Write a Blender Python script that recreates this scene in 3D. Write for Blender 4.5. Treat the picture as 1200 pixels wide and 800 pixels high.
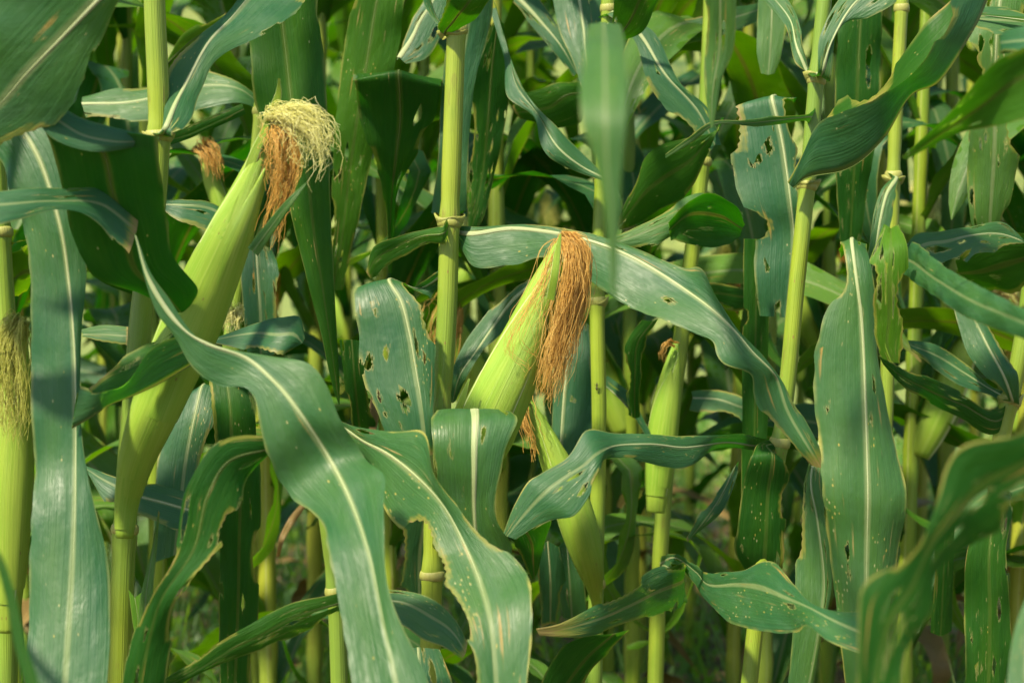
import bpy, math, random
import numpy as np
from mathutils import Vector, Matrix
R = math.radians
for o in list(bpy.data.objects): bpy.data.objects.remove(o, do_unlink=True)
scene = bpy.context.scene
C = scene.collection

# ------------------------------------------------------------------ camera
CAM_H, PITCH, LENS = 1.25, R(-6.0), 60.0
cam = bpy.data.cameras.new('camera'); co = bpy.data.objects.new('camera', cam); C.objects.link(co)
co.location = (0, 0, CAM_H); co.rotation_euler = (math.pi/2 + PITCH, 0, 0)
cam.lens = LENS; cam.sensor_width = 36; cam.clip_start = .05; cam.clip_end = 800
cam.dof.use_dof = True; cam.dof.focus_distance = 1.74; cam.dof.aperture_fstop = 6.3
scene.camera = co
# ------------------------------------------------------------------ light
SUN_EL, SUN_AZ = R(54), R(-138)          # azimuth from +Y (view direction) towards +X
w = bpy.data.worlds.new('World'); scene.world = w; w.use_nodes = True
nt = w.node_tree; bg = nt.nodes['Background']
sky = nt.nodes.new('ShaderNodeTexSky'); sky.sky_type = 'NISHITA'; sky.sun_disc = False
sky.sun_elevation = SUN_EL; sky.sun_rotation = SUN_AZ; sky.air_density = 1.0; sky.dust_density = 1.6
nt.links.new(sky.outputs[0], bg.inputs[0]); bg.inputs[1].default_value = 0.10
sl = bpy.data.lights.new('sun', 'SUN'); sl.energy = 4.3; sl.angle = R(3); sl.color = (1, .89, .66)
so = bpy.data.objects.new('sun', sl); C.objects.link(so)
sd = Vector((math.sin(SUN_AZ)*math.cos(SUN_EL), math.cos(SUN_AZ)*math.cos(SUN_EL), math.sin(SUN_EL)))
so.rotation_euler = sd.to_track_quat('Z', 'Y').to_euler(); so.location = (0, 0, 6)
vs = scene.view_settings; vs.view_transform = 'Standard'; vs.look = 'None'; vs.gamma = 1; vs.use_curve_mapping = False
vs.exposure = 1.2
scene.cycles.max_bounces = 8; scene.cycles.transmission_bounces = 6; scene.cycles.diffuse_bounces = 4
scene.cycles.transparent_max_bounces = 8; scene.cycles.caustics_reflective = False; scene.cycles.caustics_refractive = False
scene.cycles.use_denoising = True

FPX = 1200*LENS/36
cp, sp = math.cos(PITCH), math.sin(PITCH)
def P(x, y, d):
    """photo pixel (1200x800) at view depth d -> world point (numpy)"""
    X = (np.asarray(x, float)-600)/FPX*d; U = -(np.asarray(y, float)-400)/FPX*d
    return np.stack([X, d*cp - U*sp, CAM_H + d*sp + U*cp], -1)

# ------------------------------------------------------------------ node helpers
class NG:
    def __init__(s, name):
        s.m = bpy.data.materials.new(name); s.m.use_nodes = True; s.t = s.m.node_tree; s.t.nodes.clear()
        s.out = s.n('ShaderNodeOutputMaterial')
    def n(s, typ, **k):
        a = s.t.nodes.new(typ)
        for q, v in k.items(): setattr(a, q, v)
        return a
    def l(s, a, b): s.t.links.new(a, b)
    def setin(s, sock, v):
        if hasattr(v, 'links') or hasattr(v, 'is_linked'): s.l(v, sock)
        else: sock.default_value = v
    def math(s, op, a, b=0.0, c=0.0, clamp=False):
        x = s.n('ShaderNodeMath', operation=op, use_clamp=clamp)
        for i, v in enumerate((a, b, c)): s.setin(x.inputs[i], v)
        return x.outputs[0]
    def mix(s, f, a, b, blend='MIX'):
        x = s.n('ShaderNodeMix', data_type='RGBA', blend_type=blend)
        s.setin(x.inputs[0], f)
        for i, v in ((6, a), (7, b)):
            if isinstance(v, tuple) and len(v) == 3: v = v+(1,)
            s.setin(x.inputs[i], v)
        return x.outputs[2]
    def rng(s, v, a, b, c=0.0, d=1.0, smooth=True):
        x = s.n('ShaderNodeMapRange', interpolation_type='SMOOTHSTEP' if smooth else 'LINEAR')
        s.setin(x.inputs[0], v)
        for i, q in enumerate((a, b, c, d)): s.setin(x.inputs[1+i], q)
        return x.outputs[0]
    def uvs(s, sx, sy, off=None):
        """stretched uv vector; off: a scalar socket added so that every object differs"""
        x = s.n('ShaderNodeCombineXYZ'); s.l(s.math('MULTIPLY', s.u, sx), x.inputs[0]); s.l(s.math('MULTIPLY', s.v, sy), x.inputs[1])
        if off is not None: s.l(off, x.inputs[2])
        return x.outputs[0]
    def getuv(s):
        q = s.n('ShaderNodeUVMap'); q.uv_map = 'UVMap'
        z = s.n('ShaderNodeSeparateXYZ'); s.l(q.outputs[0], z.inputs[0]); s.u, s.v = z.outputs[0], z.outputs[1]
        oi = s.n('ShaderNodeObjectInfo'); s.oi = oi; s.rnd = oi.outputs['Random']
        cz = s.n('ShaderNodeSeparateColor'); s.l(oi.outputs['Color'], cz.inputs[0]); s.cr, s.cg, s.cb = cz.outputs[0], cz.outputs[1], cz.outputs[2]
        s.off = s.math('MULTIPLY', s.rnd, 57.3)
    def noise(s, vec, scale=1, detail=3, rough=.55):
        x = s.n('ShaderNodeTexNoise'); s.l(vec, x.inputs['Vector']); x.inputs['Scale'].default_value = scale
        x.inputs['Detail'].default_value = detail; x.inputs['Roughness'].default_value = rough; return x.outputs[0]
    def voro(s, vec, scale=1, rand=1):
        x = s.n('ShaderNodeTexVoronoi'); s.l(vec, x.inputs['Vector']); x.inputs['Scale'].default_value = scale
        x.inputs['Randomness'].default_value = rand
        z = s.n('ShaderNodeSeparateColor'); s.l(x.outputs['Color'], z.inputs[0]); return x.outputs['Distance'], z.outputs[0], z.outputs[1]
    def bump(s, h, strength=.3, dist=.002):
        x = s.n('ShaderNodeBump'); x.inputs['Strength'].default_value = strength; x.inputs['Distance'].default_value = dist
        s.l(h, x.inputs['Height']); return x.outputs[0]

def leaf_material(name, holes, under=False):
    g = NG(name); g.getuv()
    k = g.math('ABSOLUTE', g.math('SUBTRACT', g.u, .5))               # 0 midrib .. .5 edge
    big = g.noise(g.uvs(2.2, 9, g.off), 1, 3)
    fine = g.noise(g.uvs(46, 2.5, g.off), 1, 2, .7)
    finer = g.noise(g.uvs(120, 5, g.off), 1, 1, .6)
    blotch = g.noise(g.uvs(5, 26, g.off), 1, 4, .65)
    hue = g.math('ADD', g.cr, g.math('MULTIPLY', g.math('SUBTRACT', big, .5), .9), clamp=True)
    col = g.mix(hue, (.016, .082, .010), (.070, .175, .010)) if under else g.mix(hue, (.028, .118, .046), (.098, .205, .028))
    col = g.mix(g.rng(fine, .42, .68, 0, .15), col, (.10, .20, .085) if not under else (.10, .20, .03))
    col = g.mix(g.rng(finer, .45, .7, 0, .12), col, (.02, .07, .03))
    col = g.mix(g.rng(blotch, .5, .8, 0, .06 if under else .26), col, (.12, .22, .13))    # waxy bloom and dust
    # midrib
    ribw = g.rng(k, .022, .055, 1, 0)
    col = g.mix(g.math('MULTIPLY', ribw, .4 if under else .62), col, (.10, .18, .03) if under else (.27, .36, .15))
    # yellowed margin
    edge = g.math('MULTIPLY', g.rng(k, .455, .495, 0, 1), g.rng(g.noise(g.uvs(1, 14, g.off), 1, 3), .42, .62, 0, 1))
    edge = g.math('MULTIPLY', edge, g.math('ADD', g.math('MULTIPLY', g.cg, .9), .35), clamp=True)
    col = g.mix(edge, col, (.36, .34, .09))
    # feeding scars: long pale dashes along the veins, rusty specks
    d1, r1, q1 = g.voro(g.uvs(15, 15, g.off), 1)
    c1 = g.rng(g.noise(g.uvs(1.5, 5, g.off), 1, 2), .36, .6, .25, 1.7); thr = g.math('SUBTRACT', 1.0, g.math('MULTIPLY', g.math('MULTIPLY', g.cg, c1), .6))
    s1 = g.math('MULTIPLY', g.rng(g.math('ADD', d1, g.math('ADD', g.math('MULTIPLY', finer, .7), g.math('MULTIPLY', g.math('SUBTRACT', blotch, .5), .6))), g.math('ADD', .10, g.math('MULTIPLY', q1, .35)), g.math('ADD', .28, g.math('MULTIPLY', q1, .45)), 1, 0), g.math('GREATER_THAN', r1, thr))
    col = g.mix(s1, col, g.mix(q1, (.50, .46, .26), (.38, .24, .06)))
    d2, r2, q2 = g.voro(g.uvs(24, 150, g.off), 1)
    clus = g.rng(g.noise(g.uvs(2, 9, g.off), 1, 2), .5, .68, 0, 1)
    s2 = g.math('MULTIPLY', g.rng(d2, .14, .3, 1, 0), g.math('GREATER_THAN', r2, g.math('SUBTRACT', 1.0, g.math('MULTIPLY', g.math('MULTIPLY', g.cg, clus), .8))))
    col = g.mix(s2, col, g.mix(q2, (.45, .36, .06), (.40, .40, .20)))
    at = g.n('ShaderNodeAttribute'); at.attribute_name = 'dry'
    dr = g.math('ADD', at.outputs['Fac'], g.math('MULTIPLY', g.math('SUBTRACT', g.noise(g.uvs(22, 16, g.off), 1, 4, .7), .5), 1.5))
    has = g.rng(at.outputs['Fac'], .02, .12, 0, 1); drm = g.math('MULTIPLY', has, g.rng(dr, .55, .80, 0, 1)); col = g.mix(g.math('MULTIPLY', has, g.rng(dr, .15, .6, 0, .75)), col, (.30, .28, .05))
    col = g.mix(drm, col, g.mix(fine, (.24, .15, .05), (.42, .33, .13)))
    dead = g.rng(g.cr, 1.5, 2.0, 0, 1, False)                       # withered leaves: object colour R = 2
    straw = g.mix(fine, (.27, .18, .055), (.42, .32, .13))
    col = g.mix(dead, col, straw)
    pb = g.n('ShaderNodeBsdfPrincipled'); g.l(col, pb.inputs['Base Color'])
    g.l(g.rng(blotch, .3, .75, .38, .64), pb.inputs['Roughness']); pb.inputs['Specular IOR Level'].default_value = .2 if under else .5
    hgt = g.math('ADD', g.math('MULTIPLY', fine, .45), g.math('MULTIPLY', g.noise(g.uvs(4, 26, g.off), 1, 3), 1.8))
    nb = g.bump(hgt, .55, .0022); g.l(nb, pb.inputs['Normal'])
    tr = g.n('ShaderNodeBsdfTranslucent'); tc = g.mix(.5, g.mix(hue, (.14, .46, .012), (.42, .62, .012)), col, 'ADD')
    tc = g.mix(ribw, tc, (.5, .55, .15)); tc = g.mix(dead, tc, (.38, .26, .07))
    g.l(tc, tr.inputs[0]); g.l(nb, tr.inputs[1])
    mx = g.n('ShaderNodeMixShader'); mx.inputs[0].default_value = .48; g.l(pb.outputs[0], mx.inputs[1]); g.l(tr.outputs[0], mx.inputs[2])
    if holes:
        d3, r3, q3 = g.voro(g.uvs(8, 34, g.math('ADD', g.off, 3.3)), 1)
        wob = g.math('ADD', g.math('MULTIPLY', g.math('SUBTRACT', g.noise(g.uvs(16, 60, g.off), 1, 3, .7), .5), 1.1), g.math('MULTIPLY', g.math('SUBTRACT', g.noise(g.uvs(90, 30, g.off), 1, 2), .5), .5))
        rim = g.math('ADD', d3, wob)
        hc = g.rng(g.noise(g.uvs(1.8, 7, g.off), 1, 2), .42, .6, .15, 1.6); on = g.math('MULTIPLY', g.math('GREATER_THAN', r3, g.math('SUBTRACT', 1.0, g.math('MULTIPLY', g.cb, hc))), g.math('GREATER_THAN', k, .06))
        h = g.math('MULTIPLY', g.math('LESS_THAN', rim, g.math('ADD', .16, g.math('MULTIPLY', q3, .34))), on)
        halo = g.math('MULTIPLY', g.math('MULTIPLY', g.rng(g.math('SUBTRACT', rim, g.math('MULTIPLY', q3, .34)), .17, .30, 1, 0), .8), on); g.l(g.mix(halo, col, (.34, .31, .12)), pb.inputs['Base Color']); tp = g.n('ShaderNodeBsdfTransparent'); m2 = g.n('ShaderNodeMixShader')
        g.l(h, m2.inputs[0]); g.l(mx.outputs[0], m2.inputs[1]); g.l(tp.outputs[0], m2.inputs[2]); g.l(m2.outputs[0], g.out.inputs[0])
    else: g.l(mx.outputs[0], g.out.inputs[0])
    return g.m

def stem_material(name, ca, cb, cc, rough=.42, sc=(22, 4), trans=0.0, mott=.35, margin=False):
    g = NG(name); g.getuv()
    f = g.noise(g.uvs(sc[0], sc[1], g.off), 1, 3, .6); b = g.noise(g.uvs(3, 10, g.off), 1, 4, .6)
    f2 = g.noise(g.uvs(sc[0]*3, sc[1], g.off), 1, 1, .6)
    col = g.mix(g.rng(b, .3, .7), ca, cb); col = g.mix(g.rng(f, .4, .7, 0, mott), col, cc)
    col = g.mix(g.math('MULTIPLY', g.cr, 1.0), col, (.30, .33, .035))
    if name == 'stalk': col = g.mix(g.rng(g.math('ABSOLUTE', g.math('SUBTRACT', g.u, g.math('ADD', .24, g.math('MULTIPLY', b, .05)))), .006, .018, .55, 0), col, (.40, .42, .16)); col = g.mix(g.rng(g.noise(g.uvs(.6, 3.2, g.off), 1, 2), .42, .62, 0, .6), col, (.10, .20, .03))
    if name == 'stalk': col = g.mix(g.rng(g.noise(g.uvs(7, 16, g.off), 1, 4, .7), .6, .74, 0, .5), col, (.15, .10, .03))
    if margin: col = g.mix(g.rng(g.math('ABSOLUTE', g.math('SUBTRACT', g.u, .5)), .44, .48, 0, .9), col, (.62, .68, .34))
    d, r, q = g.voro(g.uvs(14, 90, g.off), 1)
    col = g.mix(g.math('MULTIPLY', g.rng(d, .1, .22, .8, 0), g.math('GREATER_THAN', r, g.math('SUBTRACT', 1.0, g.math('MULTIPLY', g.cg, .25)))), col, (.20, .12, .04))
    pb = g.n('ShaderNodeBsdfPrincipled'); g.l(col, pb.inputs['Base Color']); pb.inputs['Roughness'].default_value = rough
    pb.inputs['Specular IOR Level'].default_value = .4
    g.l(g.bump(g.math('ADD', f, f2), .5, .0016), pb.inputs['Normal'])
    if trans:
        tr = g.n('ShaderNodeBsdfTranslucent'); g.l(col, tr.inputs[0]); mx = g.n('ShaderNodeMixShader'); mx.inputs[0].default_value = trans
        g.l(pb.outputs[0], mx.inputs[1]); g.l(tr.outputs[0], mx.inputs[2]); g.l(mx.outputs[0], g.out.inputs[0])
    else: g.l(pb.outputs[0], g.out.inputs[0])
    return g.m

M = {}
M['leaf'] = leaf_material('corn_leaf', False); M['holed'] = leaf_material('chewed_corn_leaf', True)
M['leaf_under'] = leaf_material('corn_leaf_underside', False, True); M['holed_under'] = leaf_material('chewed_corn_leaf_underside', True, True)
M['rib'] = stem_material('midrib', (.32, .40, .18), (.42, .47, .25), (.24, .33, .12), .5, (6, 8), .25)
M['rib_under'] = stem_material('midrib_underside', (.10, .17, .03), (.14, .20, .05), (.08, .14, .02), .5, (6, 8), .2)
M['stalk'] = stem_material('stalk', (.11, .21, .012), (.21, .30, .018), (.25, .33, .045), .38)
M['node'] = stem_material('stalk_node', (.24, .27, .05), (.30, .31, .09), (.20, .13, .045), .5)
M['husk'] = stem_material('husk', (.20, .38, .025), (.29, .44, .04), (.40, .52, .11), .45, (46, 3), .22, .4, True)
def silk_material(name, a, b):
    g = NG(name); g.getuv(); f = g.noise(g.uvs(40, 9, g.off), 1, 2)
    col = g.mix(g.rng(f, .3, .7), a, b); pb = g.n('ShaderNodeBsdfPrincipled'); g.l(col, pb.inputs['Base Color']); pb.inputs['Roughness'].default_value = .5
    tr = g.n('ShaderNodeBsdfTranslucent'); g.l(col, tr.inputs[0]); mx = g.n('ShaderNodeMixShader'); mx.inputs[0].default_value = .5
    g.l(pb.outputs[0], mx.inputs[1]); g.l(tr.outputs[0], mx.inputs[2]); g.l(mx.outputs[0], g.out.inputs[0]); return g.m
M['silk_brown'] = silk_material('brown_silk', (.66, .39, .07), (.84, .61, .19))
M['silk_yellow'] = silk_material('yellow_silk', (.80, .78, .28), (.92, .91, .52))
M['silk_olive'] = silk_material('olive_silk', (.50, .52, .09), (.68, .68, .20))

# ------------------------------------------------------------------ object helpers
def obj(name, verts, faces, uvs, mat, parent=None, base=None, smooth=True, color=None):
    v = np.asarray(verts, float)
    if base is not None: v = v - np.asarray(base)
    me = bpy.data.meshes.new(name); me.from_pydata(v.tolist(), [], faces); 
    if uvs is not None:
        ul = me.uv_layers.new(name='UVMap'); uv = np.asarray(uvs, float)
        li = np.empty(len(me.loops), int); me.loops.foreach_get('vertex_index', li)
        ul.data.foreach_set('uv', uv[li].ravel())
    if smooth: me.polygons.foreach_set('use_smooth', [True]*len(me.polygons))
    me.materials.append(mat); me.update()
    o = bpy.data.objects.new(name, me); C.objects.link(o)
    if parent is not None: o.parent = parent
    if color is not None: o.color = (*color, 1)
    return o
def thing(name, loc, label, cat, group=None):
    o = bpy.data.objects.new(name, None); C.objects.link(o); o.location = loc; o.empty_display_size = .1
    o['label'] = label; o['category'] = cat
    if group: o['group'] = group
    return o
def grid_faces(nr, nc, close=False):
    f = []
    for i in range(nr-1):
        for j in range(nc if close else nc-1):
            k = (j+1) % nc; f.append((i*nc+j, i*nc+k, (i+1)*nc+k, (i+1)*nc+j))
    return f
def sheet(name, V, UV, n, nw, parent, base, top, mats, color, th=.0003, dry=None):
    """a blade as one closed mesh: glaucous upper face (material 0) and green lower face (material 1)"""
    G = np.asarray(V, float).reshape(n, nw, 3); Nn = norm(np.cross(np.gradient(G, axis=0), np.gradient(G, axis=1)))
    if (Nn*top).sum() < 0: Nn = -Nn
    e = np.ones(nw); e[0] = e[-1] = .05; Nn = Nn*(e*th)[None, :, None]
    f = grid_faces(n, nw); k = n*nw; f2 = [tuple(i+k for i in q[::-1]) for q in f]
    o = obj(name, np.concatenate([(G+Nn).reshape(-1, 3), (G-Nn).reshape(-1, 3)]), f+f2, np.concatenate([UV, UV]), mats[0], parent, base, color=color)
    o.data.materials.append(mats[1]); o.data.polygons.foreach_set('material_index', [0]*len(f)+[1]*len(f2))
    if dry is not None:
        at = o.data.attributes.new('dry', 'FLOAT', 'POINT'); at.data.foreach_set('value', np.concatenate([dry.ravel(), dry.ravel()]).astype(np.float32))
    return o
def interp(T, Y, t):
    """cubic Hermite through rows Y at parameters T"""
    T = np.asarray(T, float); Y = np.asarray(Y, float); n = len(T)
    m = np.zeros_like(Y); s = (Y[1:]-Y[:-1])/(T[1:]-T[:-1])[:, None]
    m[0], m[-1] = s[0], s[-1]
    if n > 2:
        h = (T[1:]-T[:-1])[:, None]; m[1:-1] = (s[:-1]*h[1:]+s[1:]*h[:-1])/(h[1:]+h[:-1])
    i = np.clip(np.searchsorted(T, t, 'right')-1, 0, n-2); h = (T[i+1]-T[i]); x = (t-T[i])/h; x = x[:, None]; h = h[:, None]
    return (2*x**3-3*x**2+1)*Y[i]+(x**3-2*x**2+x)*h*m[i]+(-2*x**3+3*x**2)*Y[i+1]+(x**3-x**2)*h*m[i+1]
def norm(a): return a/np.maximum(np.linalg.norm(a, axis=-1, keepdims=True), 1e-9)
def wave(rng, n=5, lo=1, hi=6):
    a = [(rng.uniform(lo, hi), rng.uniform(0, 6.28), rng.uniform(.4, 1)) for _ in range(n)]; q = sum(x[2] for x in a)
    return lambda t: sum(c*np.sin(f*t*6.283+p) for f, p, c in a)/q*1.6
def tube(path, rad, n=12, ref=(0, -1, 0), cap=True, prof=None):
    path = np.asarray(path, float); T = norm(np.gradient(path, axis=0)); ref = np.asarray(ref, float)
    S = norm(np.cross(T, ref)); F = np.cross(S, T); ph = np.arange(n)/n*2*math.pi
    r = np.asarray(rad, float)[:, None]*np.ones(n)
    if prof is not None: r = r*prof(ph)[None, :] if not isinstance(prof, np.ndarray) else r*prof
    v = path[:, None]+S[:, None]*(r*np.sin(ph))[..., None]+F[:, None]*(r*np.cos(ph))[..., None]
    L = np.r_[0, np.cumsum(np.linalg.norm(np.diff(path, axis=0), axis=1))]
    uv = np.stack(np.broadcast_arrays(np.abs(ph/math.pi-1)[None, :]*.5*(1+0*L[:, None]), L[:, None]), -1)
    nr = len(path); v = v.reshape(-1, 3); uv = uv.reshape(-1, 2); f = grid_faces(nr, n, True)
    if cap: f += [tuple(range(n-1, -1, -1)), tuple((nr-1)*n+i for i in range(n))]
    return v, f, uv

# ------------------------------------------------------------------ plants
class Plant: pass
def plant(pts, d, width, label, group=None, top=2.15, nodes=(), yellow=.2, dd=0, spots=.3, low=True):
    """a stalk traced through photo pixels, carried down to the soil and up to its top"""
    p = Plant(); p.d = d; pts = sorted(pts, key=lambda q: -q[1]); rng = random.Random(int(pts[0][0]*7+d*100)); p.rng = rng
    ys = [q[1] for q in pts]; p.pts = pts
    dep = lambda y: d + dd*(400-y)/2000*d
    W = [P(x, y, dep(y)) for x, y in pts]
    lo, lo2 = W[0], W[1]; k = lo[2]/max(lo2[2]-lo[2], .02); sl_ = (lo-lo2); sl_ = sl_/max(abs(sl_[2]), .02)
    foot = lo + np.array([np.clip(sl_[0], -.25, .25), np.clip(sl_[1], -.2, .2), -1])*(lo[2]+.02)
    p.base = np.array([foot[0], foot[1], 0.])
    hi, hi2 = W[-1], W[-2]; path = [foot]+W
    if top and top > hi[2]+.05:
        t_ = (hi-hi2)/max(hi[2]-hi2[2], .02); t_ = np.clip(t_, -.2, .2); path.append(hi+np.array([t_[0], t_[1], 1])*(top-hi[2]))
    path = np.array(path); T = np.r_[0, np.cumsum(np.linalg.norm(np.diff(path, axis=0), axis=1))]
    n = int(T[-1]/.012); t = np.linspace(0, T[-1], n); c = interp(T, path, t)
    r0 = width/2*d/FPX; z = c[:, 2]; zn = sorted([float(P(x, y, dep(y))[2]) for x, y in nodes])
    znodes = list(zn); q = (zn[0] if zn else .75)-.17
    while q > .05: znodes.append(q); q -= .15
    q = (zn[-1] if zn else .75)+.2
    while q < c[-1, 2]-.1: znodes.append(q); q += .18
    rad = r0*np.interp(z, [0, .5, 1.2, 2.2], [1.12, 1.05, 1, .62])
    for q in znodes: rad = rad*(1+.16*np.exp(-((z-q)/.008)**2)-.07*np.exp(-((z-q-.02)/.012)**2)) + 0*rad; 
    # the sheath of each leaf: a hair thicker below its collar
    prof = 1+.05*np.cos(2*np.arange(14)/14*6.283+1)+.0*np.arange(14)
    v, f, uv = tube(c, rad, 14, prof=np.broadcast_to(prof, (len(c), 14)))
    p.root = thing('corn_plant', tuple(p.base), label, 'corn plant', group)
    p.stalk = obj('stalk', v, f, uv, M['stalk'], p.root, p.base, color=(yellow, spots, 0))
    for q in znodes:
        i = int(np.argmin(abs(z-q)))
        if i < 2 or i > len(c)-3: continue
        e = .0035; cc = [c[i]+(c[i+1]-c[i-1])/np.linalg.norm(c[i+1]-c[i-1])*s for s in (-e*1.6, -e, 0, e, e*1.6)]
        v, f, uv = tube(cc, [rad[i]*.9, rad[i]*1.07, rad[i]*1.10, rad[i]*1.05, rad[i]*.9], 14)
        obj('node_ring', v, f, uv, M['node'], p.stalk, p.base, color=(.1, .6, 0))
    p.c, p.rad, p.z, p.znodes = c, rad, z, znodes
    p.dep = dep
    return p
def at_stalk(p, y):
    """pixel x and depth of a plant's stalk at image row y"""
    pt = sorted(p.pts, key=lambda q: q[1]); return float(np.interp(y, [q[1] for q in pt], [q[0] for q in pt])), p.dep(y)

seed_ = [100]
def leaf(p, rows, d=None, tilt=0., yaw=0., hue=.3, spots=.25, holes=None, bites=None, bdep=.38, rib=5., ruff=.0055, cup=.006, root=None, label=None, dead=False, under=False, dry=None, brange=(.05, .97)):
    """a leaf blade traced by rows 'ax ay bx by [dz]' or 'ax ay mx my bx by [dz]': two margins and the midrib, dz in cm away from the camera"""
    seed_[0] += 1; rng = random.Random(seed_[0]); d = d or p.d
    plain = rib == 0 or dead
    if holes is None: holes = 0 if plain else rng.choice((0, .12, .2, .3))
    if bites is None: bites = 0 if plain else rng.choice((0, 1, 3, 4))
    A = []
    for r_ in rows.split(';'):
        q = [float(s) for s in r_.split()]
        if len(q) in (4, 5): q = q[:2]+[(q[0]+q[2])/2, (q[1]+q[3])/2]+q[2:]
        q += [0.]*(9-len(q))
        A.append(q)
    A = np.array(A)
    xc, yc = A[:, [0, 2, 4]].mean(), A[:, [1, 3, 5]].mean(); K = d/FPX
    D = np.stack([d + A[:, 6]/100 + (A[:, 7]/100 if j == 0 else A[:, 8]/100 if j == 2 else 0) + K*(tilt*(yc-A[:, 2*j+1]) + yaw*(A[:, 2*j]-xc)) for j in range(3)], 1)
    W = np.stack([P(A[:, 2*j], A[:, 2*j+1], D[:, j]) for j in range(3)], 1)          # rows,3,3
    if root is not None:
        rx, rd = at_stalk(p, root) if not isinstance(root, tuple) else (root[0], p.dep(root[1])); ry = root if not isinstance(root, tuple) else root[1]
        q = P(rx, ry, rd); u = norm(W[0, 2]-W[0, 0])*.011
        W = np.concatenate([np.stack([q-u, q, q+u])[None], W])
    T = np.r_[0, np.cumsum(np.maximum(np.linalg.norm(np.diff(W.mean(1), axis=0), axis=1), .004))]
    L = T[-1]; n = int(np.clip(L/.0045, 16, 170)); t = np.linspace(0, L, n)
    E = interp(T, W.reshape(len(W), 9), t).reshape(n, 3, 3); a, m, b = E[:, 0], E[:, 1], E[:, 2]
    Tn = norm(np.gradient(m, axis=0)); N = norm(np.cross(Tn, norm(b-a)))
    N = N*np.sign((N*(np.array([0, 0, CAM_H])-m)).sum(1))[:, None].round() if False else N
    wd = np.linalg.norm(b-a, axis=1)
    nw = 15; s = np.linspace(-1, 1, nw); ra, rb = wave(rng, 5, L*2, L*14), wave(rng, 5, L*2, L*14)
    fa, fb = np.ones(n), np.ones(n); tt = t/L
    for k in range(int(bites)):
        c = rng.uniform(*brange)*L; l = rng.uniform(.008, .045); dp = rng.uniform(.25, 1)*min(bdep, .75)
        x = (t-c)/l; notch = dp*np.sqrt(np.clip(1-x*x, 0, 1)); notch = notch*(1+.10*np.sin(t*700+k))
        if rng.random() < .5: fa = np.minimum(fa, 1-notch)
        else: fb = np.minimum(fb, 1-notch)
    fa += .018*ra(tt*3.1); fb += .018*rb(tt*2.7)
    V = []; UV = []
    sgn = np.sign((N*(np.array([0, 0, CAM_H])-m)).sum(1)); sgn = np.where(sgn == 0, 1, sgn)
    for i in range(n):
        for q in s:
            f = fa[i] if q < 0 else fb[i]; qq = q*min(f, 1.02); e = a[i] if q < 0 else b[i]; h = abs(qq)
            x = m[i]*(1-h)+e*h
            x = x + N[i]*(sgn[i]*-cup*min(1, wd[i]/.07)*(h**2-h*.35) + ruff*min(1, wd[i]/.06)*h**1.5*(ra if q < 0 else rb)(tt[i]))
            V.append(x); UV.append((.5+.5*qq, t[i]+seed_[0]*.37))
    face = (-1 if under else 1)*(1 if (sgn*wd).sum() >= 0 else -1)
    dry = rng.choice((0, 0, 0, .05)) if dry is None else dry
    DR = np.clip((tt-(1-dry))/max(dry, .01), 0, 1)[:, None]*np.ones(nw)
    for q in (0, 1): DR[:, q] = np.maximum(DR[:, q], np.where(fa < .93, .62-.2*q, 0)); DR[:, nw-1-q] = np.maximum(DR[:, nw-1-q], np.where(fb < .93, .62-.2*q, 0))
    mt = (M['holed'], M['holed_under']) if holes else (M['leaf'], M['leaf_under'])
    o = sheet('leaf', V, UV, n, nw, p.root, p.base, np.repeat((N*face)[:, None], nw, 1), mt, (2. if dead else hue, spots, holes), dry=DR)
    if label: o['label'] = label
    if rib:
        j0, j1 = 0, max(6, int(n*.94)); mm = m[j0:j1]; k = np.linspace(0, 1, len(mm))
        hw = rib*.44*K*(1-.9*k**.8); hw = np.minimum(hw, wd[j0:j1]*.22+.0003); th = np.minimum(hw*.55, .0016)
        S = norm(b-a)[j0:j1]; Nn = N[j0:j1]; ph = np.arange(8)/8*6.2832
        v = mm[:, None]+S[:, None]*(hw[:, None]*np.cos(ph))[..., None]+Nn[:, None]*(th[:, None]*np.sin(ph))[..., None]
        uv = np.stack(np.broadcast_arrays((ph/6.28)[None]+0*k[:, None], t[j0:j1, None]), -1).reshape(-1, 2)
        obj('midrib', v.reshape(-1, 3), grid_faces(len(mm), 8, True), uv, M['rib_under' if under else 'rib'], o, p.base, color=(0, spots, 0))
    return o
def collar(p, x, y, wpx, hpx=10, d=None):
    """the pale ligule flare where a blade leaves the stalk"""
    d = d or p.dep(y); K = d/FPX; c = P(x, y, d); n = 22; ph = np.arange(n)/n*6.2832; rng = random.Random(int(x*y))
    v = []; uv = []
    for j, (r, z) in enumerate(((.40, -1.0), (.48, -.45), (.52, 0), (.56, .45), (.50, .5))):
        for q in ph:
            w4 = .7*abs(math.cos(q+.15*math.sin(x)))**2; fl = .80+.22*w4*(1+z*.5); zz = z*(.28+.85*w4)*hpx*K*(1 if z > 0 else .7)+.12*hpx*K*math.sin(3*q+x)
            v.append(c+np.array([math.cos(q)*r*wpx*K*fl, math.sin(q)*r*wpx*K*fl, zz])); uv.append((q/6.28, zz+j))
    return obj('collar', v, grid_faces(5, n, True), uv, M['node'], p.stalk, p.base, color=(.15, .5, 0))

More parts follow.
